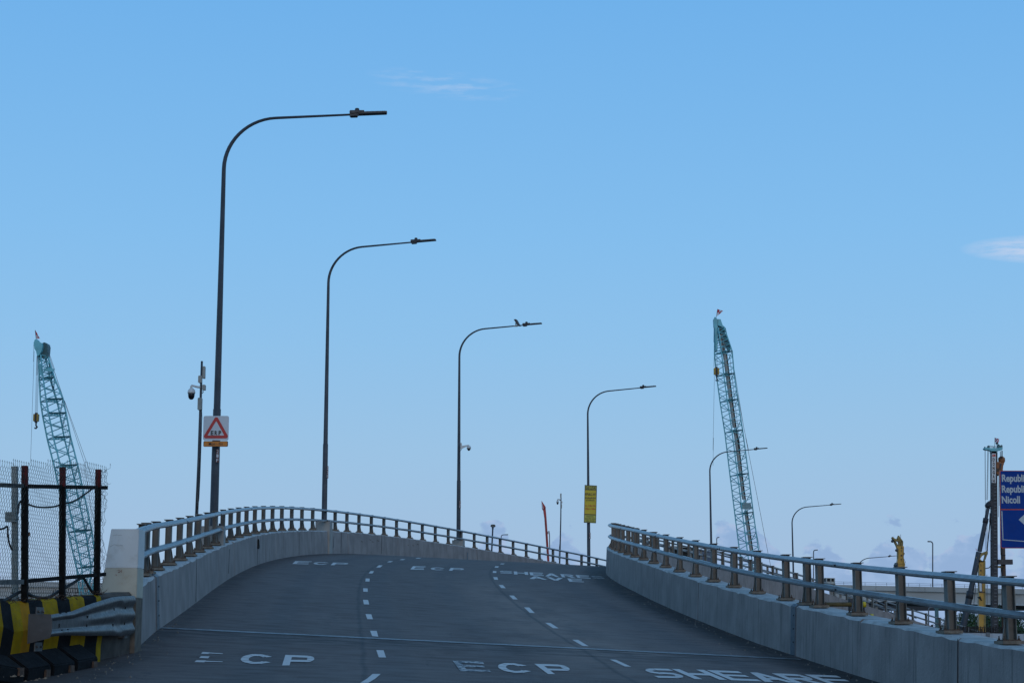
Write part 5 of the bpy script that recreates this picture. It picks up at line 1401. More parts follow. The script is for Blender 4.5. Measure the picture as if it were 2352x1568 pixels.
# covered lorry on the second ramp
def lorry():
    z = zc(2620, 2120, 7.84); Y = 131; P_ = lambda u, v, dy=0: W(*z(u, v), Y + dy)
    t_ = thing('covered_lorry', 'open sided dark lorry with blue grey tarpaulin behind the inner railing', 'lorry', Vector((P_(1000, 900).x, Y, P_(1000, 1060).z)))
    MB().prism([P_(430, 488), P_(640, 485), P_(1200, 540), P_(1200, 556), P_(640, 520), P_(430, 520)], (0, 2.4, 0)).build('roof', M['leader'], t_)
    MB().prism([P_(430, 520, .3), P_(1200, 556, .3), P_(1470, 600, .3), P_(1470, 1010, .3), P_(430, 800, .3)], (0, 2.0, 0)).build('cargo_bay', M['hole'], t_)
    MB().prism([P_(1370, 580), P_(1725, 640), P_(1745, 1060), P_(1600, 1060), P_(1470, 1020), P_(1470, 800), P_(1370, 780)], (0, 2.4, 0)).build('tarpaulin', M['lorry'], t_)
    for q in (((440, 520), (1360, 690)), ((440, 800), (1200, 900))):
        MB().tube([P_(*q[0]), P_(*q[1])], .05, 5).build('side_rail', M['leader'], t_)
    MB().prism([P_(430, 800), P_(1745, 1040), P_(1745, 1120), P_(430, 900)], (0, 2.4, 0)).build('chassis', M['steel_dark'], t_)
    for u in (560, 1500):
        for dy in (.1, 2.0):
            c = P_(u, 1050 if u < 1000 else 1190, dy); MB().lathe(c, [(.02, 0), (.42, 0), (.46, .05), (.46, .22), (.42, .27), (.02, .27)], 14, axis='Y').build('wheel', M['hole'], t_)
lorry()

# yellow boom barrier behind the railing
def gate():
    z = zc(3200, 2000, 2.145); Y = 60; P_ = lambda u, v, dy=0: W(*z(u, v), Y + dy)
    t_ = thing('gate_arm', 'dirty yellow horizontal pipe on a dark post beyond the inner railing', 'gate', Vector((P_(440, 1100).x, Y, P_(440, 1150).z)))
    MB().tube([P_(205, 892), P_(440, 892)], .075, 8).build('arm', mat('dirty yellow pipe', (.11, .075, .02), .7, var=.35, scale=4, dirt=(.03, .022, .015), dirt_amt=.7), t_)
    MB().prism([P_(428, 840), P_(457, 840), P_(457, 1150), P_(428, 1150)], (0, .3, 0)).build('gate_post', M['steel_dark'], t_)
    for (u, v) in ((552, 893), (617, 998)):
        MB().tube([P_(u - 14, v), P_(u + 12, v)], .10, 8).build('end_cap', M['sign_yellow'], t_)
    MB().tube([P_(540, 893, .2), P_(560, 990, .2), P_(610, 998, .2)], .04, 6).build('bracket', M['steel_dark'], t_)
gate()

# ------------------------------------------------------------------ distant viaducts
def viaduct(x0, x1, Y0, Y1, yt0, yt1, thick, label, ends=None, deckw=12, piers=True, rail=True):
    a, b = W(x0, yt0, Y0), W(x1, yt1, Y1); d = (b - a); n = Vector((-d.y, d.x, 0)).normalized()
    t_ = thing('viaduct', label, 'viaduct', Vector((a.x, a.y, 0)))
    segs = 9
    for k in range(segs):
        p, q = a.lerp(b, k / segs), a.lerp(b, (k + 1) / segs); p = p + d.normalized() * .06
        MB().prism([p, p + n * .4, p + n * .4 - ZAX * .95, p - ZAX * .95], q - p).build('parapet_panel', M['girder'], t_)
    g0, g1 = a + n * .5 - ZAX * .97, b + n * .5 - ZAX * .97
    MB().prism([g0 + n * 0, g0 + n * .9, g0 + n * .9 - ZAX * (thick - .05), g0 + n * .1 - ZAX * thick, g0 + n * -.25 - ZAX * (thick), g0 - n * -.05 - ZAX * (thick - .35)], g1 - g0).build('edge_girder', M['girder'], t_)
    MB().prism([g0 + n * .92 + ZAX * .4, g0 + n * deckw + ZAX * .4, g0 + n * deckw - ZAX * (thick + .6), g0 + n * .92 - ZAX * (thick + .3)], g1 - g0).build('deck', M['girder_shaded'], t_)
    L_ = d.length; k = 0; u = d.normalized()
    s = 14.0
    while s < L_:
        c = g0 + u * s; MB().prism([c + n * -.06 - ZAX * .1, c + u * .35 + n * -.06 - ZAX * .1, c + u * .35 + n * -.06 - ZAX * (thick - .3), c + n * -.06 - ZAX * (thick - .3)], n * .2).build('stiffener', M['girder'], t_); s += 21.0
    if rail:
        s = 1.0
        while s < L_:
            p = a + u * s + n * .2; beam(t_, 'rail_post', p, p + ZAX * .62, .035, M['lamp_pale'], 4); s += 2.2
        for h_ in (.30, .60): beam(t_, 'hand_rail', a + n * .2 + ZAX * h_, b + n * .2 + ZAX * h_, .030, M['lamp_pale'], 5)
    if piers:
        for s in piers:
            c = g0 + u * s + n * (deckw * .5); MB().box(Vector((c.x, c.y, (c.z - thick - .5) / 2)), 2.2, 2.0, c.z - thick - .5).build('pier', M['girder'], t_)
    return t_
viaduct(1902, 2420, 352, 330, 1341.5, 1353.5, 2.15, 'pale concrete viaduct crossing the background at the right', deckw=16, piers=(64,))
viaduct(-120, 262, 300, 318, 1331.5, 1338, 2.0, 'pale concrete viaduct behind the chain link fence at the left', deckw=14, piers=(2,))
# second decks behind them, shade put into their dark colour
def deck2(x0, x1, Y, y0, y1, label, bents=()):
    a, b = W(x0, y0, Y), W(x1, y0, Y); h_ = a.z - W(x0, y1, Y).z
    t_ = thing('rear_viaduct', label, 'viaduct', Vector((a.x, Y, 0)))
    MB().prism([a, a + Vector((0, 12, 0)), a + Vector((0, 12, -h_)), a + Vector((0, 0, -h_))], b - a).build('deck', M['girder_shaded'], t_)
    for s in bents:
        c = W(s, y1, Y + 6); MB().box(Vector((c.x, c.y, c.z / 2)), 2.6, 2.4, c.z).build('pier', M['girder_shaded'], t_)
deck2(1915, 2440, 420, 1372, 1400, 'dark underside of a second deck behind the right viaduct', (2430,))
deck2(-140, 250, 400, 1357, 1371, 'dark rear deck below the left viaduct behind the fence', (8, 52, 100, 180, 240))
# row of rebar starters in front of the left viaduct
t_ = thing('starter_bars', 'short row of dark upright bars in front of the left viaduct', 'rebar', W(130, 1362, 250))
for k in range(13): x = 122 + k * 5.1 + random.uniform(-1, 1); beam(t_, 'bar', W(x, 1361, 250), W(x, 1352 + random.uniform(-1, 2), 250), .05, M['rebar'], 4)
beam(t_, 'tie_bar', W(60, 1360.6, 250), W(186, 1360.6, 250), .05, M['rebar'], 4)

# guard hut on the right viaduct and a pale car roof
za = zc(3000, 2180, 5.2275)
def hut():
    Y = 330; P_ = lambda u, v, dy=0: W(*za(u, v), Y + dy)
    t_ = thing('site_shelter', 'small dark shelter with flat pale roof at the viaduct end', 'shelter', P_(1680, 815))
    MB().prism([P_(1585, 690, .2), P_(1762, 690, .2), P_(1762, 755, .2), P_(1585, 755, .2)], (0, 3, 0)).build('dark_opening', M['hole'], t_)
    MB().prism([P_(1578, 676), P_(1776, 682), P_(1776, 692), P_(1578, 688)], (0, 3.4, 0)).build('roof', M['cream'], t_)
    MB().prism([P_(1585, 755), P_(1762, 755), P_(1790, 812), P_(1585, 812)], (0, 3, 0)).build('base', M['leader'], t_)
    for u in (1600, 1690, 1765): beam(t_, 'post', P_(u, 812), P_(u, 688), .12, M['leader'], 4)
hut()
def far_car():
    z = za; Y = 200; P_ = lambda u, v, dy=0: W(*z(u, v), Y + dy)
    t_ = thing('parked_car', 'pale vehicle roof just visible beyond the inner railing', 'vehicle', P_(1350, 830))
    MB().prism([P_(1310, 790), P_(1330, 756), P_(1400, 752), P_(1430, 790)], (0, 1.6, 0)).build('cabin', M['lamp_pale'], t_)
    MB().prism([P_(1325, 786, -.02), P_(1338, 763, -.02), P_(1392, 760, -.02), P_(1412, 786, -.02)], (0, .02, 0)).build('window', M['black_glass'], t_)
    MB().prism([P_(1290, 790), P_(1440, 790), P_(1450, 845), P_(1285, 845)], (0, 1.7, 0)).build('body', M['housing'], t_)
    for u in (1315, 1415): MB().lathe(P_(u, 850), [(.02, 0), (.32, 0), (.32, .2), (.02, .2)], 12, axis='Y').build('wheel', M['hole'], t_)
far_car()

# ------------------------------------------------------------------ small distant lamps
def far_lamp(x, yb, yt, Y, r_, hx, label, sgn=1, hook_=None):
    b, tp = W(x, yb, Y), W(x, yt + (yb - yt) * .06, Y); L_ = (tp - b).length
    t_ = thing('distant_lamp', label, 'street lamp', b, 'small street lamps on far roads')
    arm = abs(W(x + hx, yt, Y).x - b.x); pts = [b, tp]
    for k in range(1, 7):
        a = R(90) * k / 6; pts.append(tp + Vector((sgn * arm * .45 * (1 - math.cos(a)), 0, (W(x, yt, Y).z - tp.z) * math.sin(a))))
    pts.append(pts[-1] + Vector((sgn * arm * .2, 0, .01)))
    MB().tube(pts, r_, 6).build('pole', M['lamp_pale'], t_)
    e = pts[-1]; MB().prism([e + Vector((0, 0, r_ * .8)), e + Vector((sgn * arm * .42, 0, r_ * 1.2)), e + Vector((sgn * arm * .40, 0, -r_ * .8)), e + Vector((0, 0, -r_))], (0, .35, 0)).build('lamp_head', M['lamp'], t_)
far_lamp(1151.3, 1290, 1227.3, 230, .055, 15, 'tiny lamp between the floodlight and the outer railing')
far_lamp(1646.2, 1300, 1233.5, 280, .075, 4.5, 'tiny lamp left of the teal crane boom')
far_lamp(1868.6, 1345, 1262.5, 260, .075, 7, 'thin far lamp between the nearest paired railing posts')
far_lamp(2142.3, 1347, 1243, 345, .12, 6, 'far lamp rising from the right viaduct', -1)
far_lamp(2132.8, 1475, 1394, 230, .085, 12, 'low lamp under the right viaduct')
far_lamp(2047.5, 1475, 1399, 240, .07, 14, 'low lamp under the viaduct beside the descending ramp')
# teal steel column
o = MB().prism([W(2148.5, 1396, 180), W(2155.5, 1396, 180), Vector((W(2156.5, 1445, 180).x, 180, 0)), Vector((W(2148.5, 1445, 180).x, 180, 0))], (0, .35, 0))
o.box(W(2152, 1396, 180.2), .55, .55, .06)
tag(o.build('steel_column', M['teal_post'], None, Vector((W(2152, 1445, 180).x, 180, 0))), 'dark green steel column under the right viaduct', 'column')

# ------------------------------------------------------------------ yellow machine masts
def ymast(Y, conv, head, body, hole, letters, label, th=.9, deep=None):
    P_ = lambda u, v, dy=0: W(*conv(u, v), Y + dy)
    b0 = P_(*body[len(body) // 2]); t_ = thing('grab_mast', label, 'machine mast', Vector((b0.x, Y, 0)))
    me = MB().prism([P_(*q) for q in body], (.12, th, 0)).build('mast', M['mast_yellow'], t_)
    for poly in head: MB().prism([P_(*q) for q in poly], (.05, th * .6, 0)).build('head_bracket', M['mast_head'], t_)
    for (ch, u, v, h_) in letters:
        hh = P_(0, v).z - P_(0, v + h_).z; text(t_, 'character', ch, M['sign_black'], P_(u, v, -.02), (1, 0, 0), (0, 0, 1), hh, hh * (.72 if ch != 'I' else .22), bold=.03)
    return t_, P_
zy = zc(3540, 2120, 8.71)
t_, P_ = ymast(115, zy, [
    [(250, 250), (262, 222), (285, 222), (310, 258), (350, 285), (540, 345), (600, 370), (632, 400), (545, 412), (480, 385), (390, 360), (355, 345), (310, 380)],
    [(250, 262), (310, 372), (355, 350), (390, 372), (400, 420), (430, 478), (470, 490), (492, 470), (488, 430), (470, 400), (545, 412), (545, 548), (400, 552), (385, 500)],
    [(470, 178), (492, 180), (545, 262), (625, 365), (636, 400), (560, 370), (430, 290)],
    [(540, 400), (632, 380), (636, 430), (630, 540), (530, 548)]],
    [(408, 552), (655, 545), (660, 580), (655, 960), (665, 1040), (705, 1190), (672, 1350), (450, 1350), (430, 1290), (392, 1205), (430, 1100), (450, 1000), (445, 640)],
    None, [('B', 580, 605, 70), ('I', 570, 710, 78), ('M', 574, 872, 74), ('T', 572, 1030, 80)], 'weathered yellow machine mast with vertical letters standing beyond the inner railing')
for (u0, v0, u1, v1, r_) in ((546, 140, 546, 262, .012), (240, 300, 250, 390, .02), (662, 990, 700, 1080, .012), (700, 1080, 715, 1140, .012)): beam(t_, 'antenna' if u0 == 546 else 'cable', P_(u0, v0), P_(u1, v1), r_, M['rope'], 4)
for (u, v) in ((255, 385), (400, 700)): MB().lathe(P_(u, v, -.05), [(.02, -.08), (.09, -.04), (.09, .06), (.03, .1)], 8).build('lamp', M['lamp_dark'], t_)
MB().prism([P_(395, 1208, -.03), P_(440, 1110, -.03), P_(470, 1340, -.03), P_(440, 1300, -.03)], (0, .9, 0)).build('side_plate', M['steel_dark'], t_)
MB().prism([P_(445, 640, -.03), P_(480, 640, -.03), P_(475, 980, -.03), P_(448, 990, -.03)], (0, .3, 0)).build('side_plate', M['mast_head'], t_)
MB().prism([P_(652, 760, .2), P_(688, 790, .2), P_(680, 830, .2), P_(655, 880, .2)], (0, .3, 0)).build('side_plate', M['steel_dark'], t_)
beam(t_, 'seam', P_(634, 600, -.01), P_(634, 1345, -.01), .02, M['mast_head'], 4); beam(t_, 'seam', P_(415, 1165, -.01), P_(695, 1170, -.01), .015, M['mast_head'], 4)
MB().prism([P_(480, 1350, .1), P_(640, 1350, .1), Vector((P_(660, 1350).x, 115.1, 0)), Vector((P_(470, 1350).x, 115.1, 0))], (0, .8, 0)).build('mast', M['mast_yellow'], t_)
zm = zc(3800, 1700, 1.8447)
t_, P_ = ymast(150, zm, [
    [(192, 975), (210, 952), (232, 942), (262, 930), (275, 925), (280, 940), (262, 992), (250, 1002), (262, 952), (238, 962), (222, 985), (238, 1000), (258, 995), (255, 1008), (212, 1010)],
    [(196, 965), (212, 975), (222, 1000), (215, 1035), (205, 1010)]],
    [(215, 1000), (260, 998), (262, 1530), (213, 1530)], None,
    [('I', 228, 1030, 14), ('M', 228, 1070, 15), ('T', 228, 1105, 14)], 'yellow machine mast with vertical letters beside the dark piling rig')
MB().prism([P_(249, 1000, -.03), P_(262, 1000, -.03), P_(264, 1530, -.03), P_(250, 1530, -.03)], (0, .5, 0)).build('side_plate', M['mast_head'], t_)
MB().prism([P_(213, 1228, -.03), P_(262, 1228, -.03), P_(262, 1234, -.03), P_(213, 1234, -.03)], (0, .1, 0)).build('seam', M['steel_dark'], t_)
a = P_(225, 1188, -.05); MB().prism(rounded(a, .32, .95, .05, 3), (0, .03, 0)).build('notice_frame', M['sign_black'], t_); MB().prism(rounded(a + Vector((0, -.01, 0)), .2, .8, .03, 3), (0, .008, 0)).build('notice', M['sign_white'], t_)
for k in range(6): beam(t_, 'hose', P_(203 + k * 3, 1270 + 3 * (k % 2), -.1), P_(225 + k * 2, 1262 + k * 6, -.1), .035, M['cable'], 4)
MB().prism([P_(205, 1530), P_(268, 1530), Vector((P_(268, 0).x, 150, 0)), Vector((P_(205, 0).x, 150, 0))], (0, .9, 0)).build('mast', M['mast_yellow'], t_)
beam(t_, 'hose', P_(262, 1055), P_(290, 1050), .04, M['cable'], 5); beam(t_, 'hose', P_(290, 1050), P_(312, 1020), .04, M['cable'], 5)

# ------------------------------------------------------------------ piling rig
def rig():
    z = zc(3900, 1720, 5.602); zq = zc(3850, 1860, 4.3537); Y = 150
    P_ = lambda u, v, dy=0: W(*z(u, v), Y + dy); Q_ = lambda u, v, dy=0: W(*zq(u, v), Y + dy); S_ = lambda u, v, dy=0: W(*zm(u, v), Y + dy)
    t_ = thing('piling_rig', 'tall dark piling rig mast with a teal top beam and a vertical DONGAH board', 'piling rig', Vector((P_(440, 0).x, Y, 0)))
    a, b = P_(378, 470), P_(470, 470); zt = a.z
    xl, xr = a.x, b.x; bl_ = S_(312, 1530)
    # mast front box and side tube
    MB().prism([P_(378, 470), P_(472, 470), Q_(600, 1500), S_(352, 1560), S_(312, 1560), Q_(515, 1500)], (0, .55, 0)).build('mast', M['mast'], t_)
    MB().prism([P_(474, 500, .15), P_(505, 500, .15), P_(503, 1200, .15), Q_(615, 1500, .15), S_(357, 1560, .15), S_(353, 1560, .15), Q_(598, 1500, .15)], (0, .5, 0)).build('mast_rail', M['steel_dark'], t_)
    MB().prism([S_(312, 1560), S_(357, 1560), Vector((S_(357, 0).x, Y, 0)), Vector((S_(312, 0).x, Y, 0))], (0, .6, 0)).build('mast', M['mast'], t_)
    # cleats on the mast face
    for k in range(46):
        v = 1225 + k * 78; x, y = z(430, v)
        if y > 1450: break
        MB().box(W(x + 2.0 + (y - 1110) * .004, y, Y - .03), .22, .03, .05).build('cleat', M['lamp_pale'], t_)
    # joints of the mast sections
    for v in (598, 740, 1300):
        MB().prism([Q_(505, v, -.05), Q_(608, v, -.05), Q_(608, v + 10, -.05), Q_(505, v + 10, -.05)], (0, .6, 0)).build('mast_flange', M['steel_dark'], t_)
    # top beam
    MB().prism([P_(212, 402), P_(232, 385), P_(300, 388), P_(380, 400), P_(430, 392), P_(500, 398), P_(610, 380), P_(625, 412), P_(608, 438), P_(490, 468), P_(380, 464), P_(330, 446), P_(232, 432)], (0, .6, 0)).build('top_beam', M['teal'], t_)
    for pl in (((285, 388), (288, 352), (308, 336), (328, 352), (330, 388)), ((510, 392), (512, 330), (532, 308), (556, 330), (558, 390)), ((560, 385), (562, 345), (598, 325), (618, 340), (618, 385)), ((218, 402), (222, 365), (234, 370), (236, 392))):
        MB().prism([P_(*q, .1) for q in pl], (0, .3, 0)).build('sheave', M['teal_dark'], t_)
    beam(t_, 'stay', P_(492, 385), P_(492, 290), .03, M['rope'], 5); MB().lathe(P_(492, 292), [(.02, -.1), (.12, -.05), (.12, .06), (.02, .1)], 8).build('beacon', M['lamp_dark'], t_)
    for (u0, v0, u1, v1) in ((325, 348, 420, 360), (325, 370, 440, 385), (400, 392, 446, 350), (446, 350, 480, 390)): beam(t_, 'stay', P_(u0, v0), P_(u1, v1), .018, M['rope'], 4)
    MB().prism([P_(372, 462), P_(500, 466), P_(506, 515), P_(372, 500)], (0, .6, 0)).build('mast_head', M['teal_dark'], t_)
    # board
    MB().prism([P_(376, 518, -.06), P_(469, 520, -.06), P_(466, 1182, -.06), P_(374, 1172, -.06)], (0, .04, 0)).build('name_board', M['sign_white'], t_)
    for ch, v in (('D', 658), ('O', 755), ('N', 848), ('G', 942), ('A', 1035), ('H', 1130)):
        hh = (P_(0, 0).z - P_(0, 70).z); text(t_, 'character', ch, M['sign_black'], P_(420, v, -.075), (1, 0, 0), (0, 0, 1), hh, hh * .66, bold=.045)
    # red mark: two bars joined by a slanted stroke
    lg = MB()
    for q in (((388, 538), (462, 538), (462, 552), (388, 552)), ((384, 572), (460, 572), (460, 588), (384, 588)), ((398, 552), (420, 552), (408, 572), (388, 572)), ((428, 552), (460, 552), (452, 572), (420, 572))):
        lg.prism([P_(*k, -.075) for k in q], (0, .006, 0))
    lg.build('emblem', M['sign_red'], t_)
    # ladder cage on the left
    def rung(u0, v0, u1, v1, f=Q_): beam(t_, 'ladder', f(u0, v0), f(u1, v1), .03, M['steel_dark'], 4)
    for v0, v1 in ((520, 1160), (1230, 1500)):
        rung(352, v0, 352, v1, P_); 
        for k in range(5): vv = v0 + (v1 - v0) * k / 4; rung(352, vv, 378, vv - 8, P_)
    for v0, v1 in ((350, 570), (800, 1100), (1140, 1270), (1320, 1540)):
        rung(496, v0, 496, v1)
        for k in range(4): vv = v0 + (v1 - v0) * k / 3; rung(496, vv, 516, vv)
    for v0, v1 in ((960, 1010), (1030, 1110), (1180, 1260), (1290, 1420)): rung(305, v0, 305, v1, S_)
    # ropes
    for (u0, u1, r_) in ((226, 232, .026), (285, 262, .012), (292, 270, .012), (305, 285, .012)):
        beam(t_, 'rope', P_(u0, 435), P_(u1, 1560), r_, M['rope'], 4)
    for (u0, v0, u1, v1, r_) in ((398, 600, 400, 1480, .014), (418, 700, 420, 1500, .012), (432, 700, 440, 1560, .012), (640, 180, 640, 700, .012), (632, 180, 625, 900, .02), (660, 1400, 665, 1560, .015)):
        beam(t_, 'rope', Q_(u0, v0), Q_(u1, v1), r_, M['rope'], 4)
    for (u0, v0, u1, v1) in ((260, 1130, 262, 1520), (272, 1100, 275, 1520), (385, 900, 388, 1130), (378, 905, 375, 1130), (190, 1170, 175, 1330)): beam(t_, 'rope', S_(u0, v0), S_(u1, v1), .022, M['rope'], 4)
    for (u0, v0, u1, v1) in ((568, 470, 570, 650), (600, 455, 598, 640), (610, 455, 610, 640)): beam(t_, 'rope', P_(u0, v0), P_(u1, v1), .03, M['rope'], 5)
    MB().tube([Q_(478, 990), Q_(465, 1130), Q_(452, 1240), Q_(425, 1490)], .05, 5).build('hose', M['cable'], t_)
    MB().tube([Q_(485, 830), Q_(484, 900), Q_(478, 990)], .08, 5).build('hose', M['steel_dark'], t_)
    # raking brace tubes
    for (q0, q1, r0, r1) in (((452, 700), (405, 960), .15, .15), ((403, 965), (295, 1500), .20, .20)):
        a, b = Q_(*q0, .1), Q_(*q1, .1); beam(t_, 'raking_brace', a, b, (r0 + r1) / 2, M['mast_side'], 12)
    beam(t_, 'raking_brace', S_(213, 935, .2), S_(148, 1250, .2), .24, M['mast_side'], 12); beam(t_, 'raking_brace', S_(145, 1255, .2), S_(95, 1500, .2), .28, M['mast_side'], 12)
    beam(t_, 'raking_brace', S_(95, 1500, .2), Vector((S_(70, 1500).x, Y + .2, 2)), .28, M['mast_side'], 12)
    for (u, v, f, r_) in ((402, 962, Q_, .24), (445, 700, Q_, .20)): 
        c = f(u, v, .1); MB().tube([c + Vector((-.04, 0, -.2)), c + Vector((.04, 0, .2))], r_, 12).build('brace_collar', M['steel_dark'], t_)
    c = S_(146, 1252, .2); MB().tube([c + Vector((-.06, 0, -.3)), c + Vector((.06, 0, .3))], .32, 12).build('brace_collar', M['steel_dark'], t_)
    MB().prism([Q_(450, 640), Q_(480, 615), Q_(515, 620), Q_(512, 715), Q_(470, 700), Q_(420, 705), Q_(418, 688)], (0, .6, 0)).build('brace_head', M['steel_dark'], t_)
    # machine base
    b = Vector((P_(440, 0).x - 3.4, Y + .4, 0)); MB().box(b + Vector((-1, 0, 2.0)), 7, 3, 1.8).build('machine_body', M['mast_side'], t_)
    for s_ in (-1.8, 1.8): MB().box(b + Vector((0, s_, .55)), 8, .8, 1.0).build('track', M['steel_dark'], t_)
    # hammer (slides on the mast)
    h_ = thing('piling_hammer', 'rusty orange piling hammer beside the DONGAH board', 'piling hammer', P_(560, 990))
    MB().prism([P_(482, 708, .1), P_(600, 700, .1), P_(640, 716, .1), P_(650, 760, .1), P_(632, 800, .1), P_(622, 920, .1), P_(560, 925, .1), P_(545, 1010, .1), P_(500, 985, .1), P_(482, 960, .1)], (0, 1.0, 0)).build('housing', M['orange'], h_)
    MB().prism([P_(555, 745, .05), P_(598, 740, .05), P_(590, 790, .05), P_(572, 880, .05), P_(552, 870, .05)], (0, .2, 0)).build('recess', M['steel_dark'], h_)
    MB().prism([P_(482, 850, .05), P_(545, 855, .05), P_(540, 925, .05), P_(482, 920, .05)], (0, .3, 0)).build('clamp', M['rust'], h_)
    MB().lathe(P_(597, 665, .3), [(.03, -.5), (.16, -.35), (.30, -.1), (.30, .15), (.12, .32)], 10).build('shackle', M['orange'], h_)
    # pile below the hammer and guide lamp
    p_ = thing('steel_pile', 'slender rusty vertical pile below the blue direction sign', 'pile', Vector((S_(392, 0).x, Y + .3, 0)))
    MB().tube([S_(390, 905, .5), S_(397, 1140, .5), S_(397, 1560, .5), Vector((S_(397, 0).x, Y + .5, 0))], .20, 10).build('shaft', M['rust'], p_)
    MB().box(S_(404, 1008, .2), 1.25, .5, .42).build('guide_lamp', M['lamp_dark'], p_)
    MB().prism([S_(352, 1036, .1), S_(388, 1036, .1), S_(388, 1052, .1), S_(352, 1048, .1)], (0, .4, 0)).build('guide_bracket', M['mast_head'], p_)
    for v in (957, 1230): beam(p_, 'rung', S_(385, v, .2), S_(410, v, .2), .03, M['steel_dark'], 4)
    # flag
    f = thing('rig_flag', 'red and white chequered flag on top of the dark piling rig', 'flag', P_(445, 385))
    beam(f, 'flag_pole', P_(443, 385), P_(445, 165), .02, M['rope'], 4)
    for i in range(4):
        for j in range(3):
            q = [(448 + 23 * i, 172 + 4 * i + 30 * j), (448 + 23 * (i + 1), 172 + 4 * (i + 1) + 30 * j - (3 if i == 3 else 0)), (448 + 23 * (i + 1), 172 + 4 * (i + 1) + 30 * (j + 1) - (6 if i == 3 else 0)), (448 + 23 * i, 172 + 4 * i + 30 * (j + 1))]
            MB().prism([P_(*k, .1 * math.sin(k[0] * .06)) for k in q], (0, .01, 0)).build('flag_check', M['flag_red' if (i + j) % 2 == 0 else 'flag_white'], f)
    # small red rag on the brace
    fr_ = S_(192, 912); fl2 = MB().prism([S_(190, 905), S_(197, 918), S_(194, 928)], (0, .02, 0)); tag(fl2.build('warning_rag', M['flag_red'], None, fr_), 'tiny red rag tied to the raking brace of the piling rig', 'rag')
rig()

# ------------------------------------------------------------------ blue direction sign
def blue():
    z = zc(3850, 1860, 4.3537); Y = 55.0; P_ = lambda u, v, dy=0: W(*z(u, v), Y + dy)
    U1 = 2560
    t_ = thing('direction_sign', 'large blue direction sign with red border cut by the right frame edge', 'road sign', Vector((P_(1500, 0).x, Y, P_(0, 1440).z)))
    def rect(u0, v0, u1, v1, sl=.0): return [P_(u0, v0), P_(u1, v0 + sl * (u1 - u0)), P_(u1, v1 + sl * (u1 - u0)), P_(u0, v1)]
    MB().prism([P_(652, 108), P_(668, 92), P_(U1, 96), P_(U1, 1446), P_(690, 1442), P_(668, 1420)], (0, .08, 0)).build('red_border', M['sign_red'], t_)
    MB().prism([P_(664, 114, -.012), P_(676, 102, -.012), P_(U1 - 12, 106, -.012), P_(U1 - 12, 757, -.012), P_(668, 757, -.012)], (0, .01, 0)).build('upper_panel', M['sign_blue'], t_)
    MB().prism([P_(668, 778, -.012), P_(U1 - 12, 778, -.012), P_(U1 - 12, 1434, -.012), P_(696, 1430, -.012), P_(678, 1410, -.012)], (0, .01, 0)).build('lower_panel', M['sign_blue'], t_)
    for s_, v, cap in (('Republic', 221, 118), ('Republic', 410, 118), ('Nicoll', 597, 118)):
        hh = P_(0, 0).z - P_(0, cap).z; ww = {'Republic': 452, 'Nicoll': 316}[s_]
        wm = P_(ww, 0).x - P_(0, 0).x
        text(t_, 'lettering', s_, M['sign_line'], P_(684, v, -.02), (1, 0, 0), (0, 0, 1), hh, wm, align='LEFT', bold=.035)
    # diagram: thin bracket line and arrow head
    MB().prism([P_(676, 796, -.02), P_(694, 796, -.02), P_(712, 1288, -.02), P_(1500, 1345, -.02), P_(1500, 1362, -.02), P_(698, 1300, -.02)], (0, .006, 0)).build('diagram_line', M['sign_line'], t_)
    MB().prism([P_(978, 945, -.02), P_(1150, 790, -.02), P_(1150, 890, -.02), P_(1700, 890, -.02), P_(1700, 1000, -.02), P_(1150, 1000, -.02), P_(1150, 1100, -.02)], (0, .006, 0)).build('arrow', M['sign_line'], t_)
    for u in (1350, 2150):
        a = P_(u, 60, .16); MB().tube([a, Vector((a.x, a.y, 0))], .11, 10).build('sign_post', M['lamp'], t_)
blue()

# ------------------------------------------------------------------ site hoarding, rebar mats, trees at the right
def hoard():
    z = zc(3660, 2280, 4.9); Y = 120; P_ = lambda u, v, dy=0: W(*z(u, v), Y + dy)
    t_ = thing('site_hoarding', 'low pale hoarding below the piling rig behind the parapet', 'hoarding', Vector((P_(1400, 1230).x, Y, 0)))
    for k in range(9):
        u0, u1 = 880 + k * 210, 880 + (k + 1) * 210 - 4
        p = [P_(u0, 1220 + k * 4), P_(u1, 1224 + k * 4)]; MB().prism([p[0], p[1], Vector((p[1].x, Y, 0)), Vector((p[0].x, Y, 0))], (0, .12, 0)).build('hoarding_panel', M['hoard'], t_)
    MB().prism([P_(1398, 1215, -.1), P_(1472, 1215, -.1), P_(1472, 1420, -.1), P_(1398, 1420, -.1)], (0, .1, 0)).build('access_cover', M['joint_plate'], t_)
    r = thing('rebar_mat', 'row of dark upright reinforcement bars standing above the pale hoarding', 'rebar', P_(1300, 1220, 1))
    rr = random.Random(8)
    for k in range(44):
        u = 880 + k * 20.5 + rr.uniform(-6, 6); v = 1225; h_ = rr.uniform(90, 150)
        if 1740 < u: break
        beam(r, 'bar', P_(u, v + 40, 1), P_(u + rr.uniform(-3, 3), v - h_, 1), .028, M['rebar'], 4)
    beam(r, 'tie_bar', P_(880, 1110, 1), P_(1740, 1120, 1), .02, M['rebar'], 4); beam(r, 'tie_bar', P_(880, 1216, 1), P_(1740, 1222, 1), .04, M['rebar'], 4)
    r2 = thing('rebar_mat', 'few short bars sticking up beside the low lamp and green column', 'rebar', P_(200, 1130, 1))
    for u in (60, 150, 200, 210, 322, 345): beam(r2, 'bar', P_(u, 1180, 1), P_(u, 1060 + rr.uniform(-5, 15), 1), .04, M['rebar'], 4)
hoard()

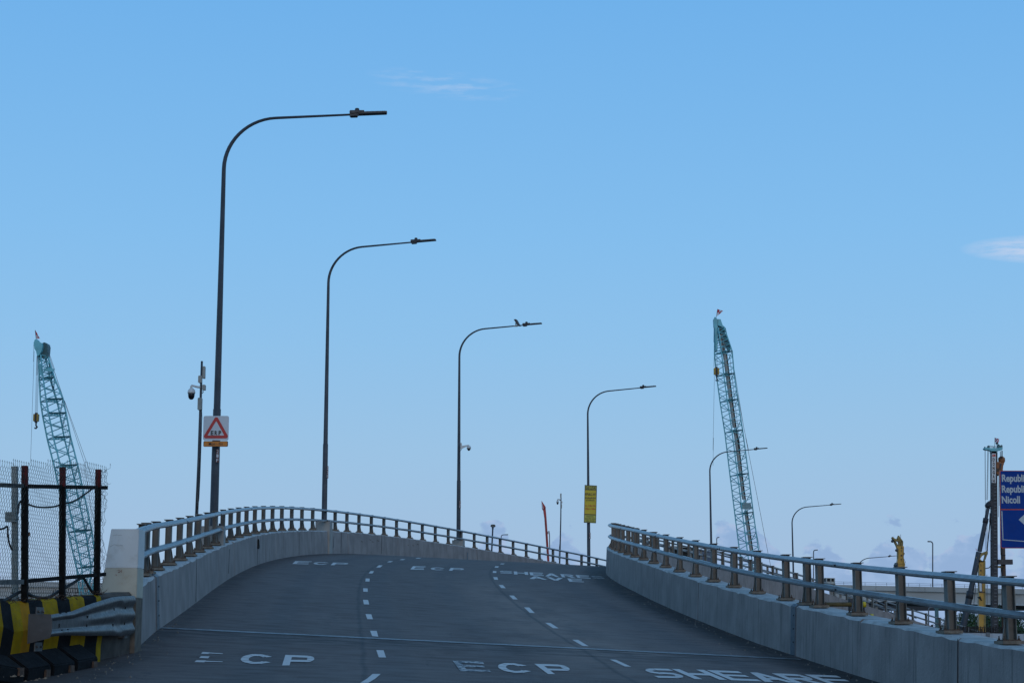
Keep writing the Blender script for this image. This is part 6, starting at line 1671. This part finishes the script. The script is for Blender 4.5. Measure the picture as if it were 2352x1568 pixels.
_leafs = {}
def leaf_clump(seed):
    """cheap cluster of small leaf faces"""
    if seed not in _leafs:
        rr = random.Random(seed); mb = MB()
        for k in range(80):
            v = Vector((rr.gauss(0, 1), rr.gauss(0, 1), rr.gauss(0, 1))); v = v.normalized() * rr.random() ** .5
            n = Vector((rr.gauss(0, 1), rr.gauss(0, 1), rr.gauss(0, 1) + .8)).normalized(); a = n.orthogonal().normalized(); b = n.cross(a); ang = rr.uniform(0, 6.28)
            a, b = a * math.cos(ang) + b * math.sin(ang), b * math.cos(ang) - a * math.sin(ang); s_ = rr.uniform(.13, .24)
            mb.add([v - a * s_, v + b * s_ * .45, v + a * s_, v - b * s_ * .45], [(0, 1, 2, 3)])
        _leafs[seed] = mb
    return _leafs[seed]
def tree(x, ybase_top, Y, rad, label, seed, squash=.75, n=46):
    n = int(n * 1.5)
    rr = random.Random(seed); top = W(x, ybase_top, Y); base = Vector((top.x, Y, 0)); hc = top.z - rad * squash
    t_ = thing('tree', label, 'tree', base, 'trees beyond the construction site')
    mb = MB(); mb.tube([base, base + Vector((.1, 0, hc * .5)), Vector((top.x + .15, Y, hc))], [.35, .26, .16], 8)
    mb.build('trunk', M['trunk'], t_)
    cr_ = MB(); lb = MB(); c0 = Vector((top.x, Y, hc))
    for k in range(n):
        v = Vector((rr.gauss(0, 1), rr.gauss(0, 1), rr.gauss(0, .9))).normalized() * (rr.uniform(.45, 1.0)); v.z = v.z * squash if v.z > 0 else v.z * squash * .7
        if rr.random() < .10: v *= 1.15
        c = c0 + v * rad; s_ = rad * rr.uniform(.16, .30)
        src = leaf_clump(seed * 7 + k % 6); rot = Matrix.Rotation(rr.uniform(0, 6.28), 3, 'Z')
        cr_.add([c + (rot @ p) * s_ for p in src.v], src.f)
        if k % 3 == 0: lb.tube([Vector((top.x + .1, Y, hc * .75)), c0.lerp(c, .5) + Vector((0, 0, -.2)), c], [.11, .07, .02], 5)
    lb.build('limb', M['trunk'], t_); cr_.build('crown', M['leaf'], t_)
tree(2176, 1425, 205, 2.0, 'small round tree between the green column and the railing post', 1, n=34)
tree(2214, 1400, 215, 3.0, 'leafy tree behind the raking brace of the piling rig', 2, .9, 60)
tree(2240, 1404, 212, 3.0, 'dense tree between the raking brace and the yellow mast', 3, .9, 64)
tree(2268, 1408, 218, 2.8, 'dark tree between the yellow mast and the piling mast', 4, .9, 58)
tree(2302, 1389, 225, 3.4, 'taller tree behind the rusty pile', 5, 1.0, 70)
tree(2345, 1430, 210, 2.6, 'low dark tree at the right frame edge', 6, .9, 50)
tree(2385, 1425, 214, 2.8, 'low tree just beyond the right frame edge', 7, .9, 40)
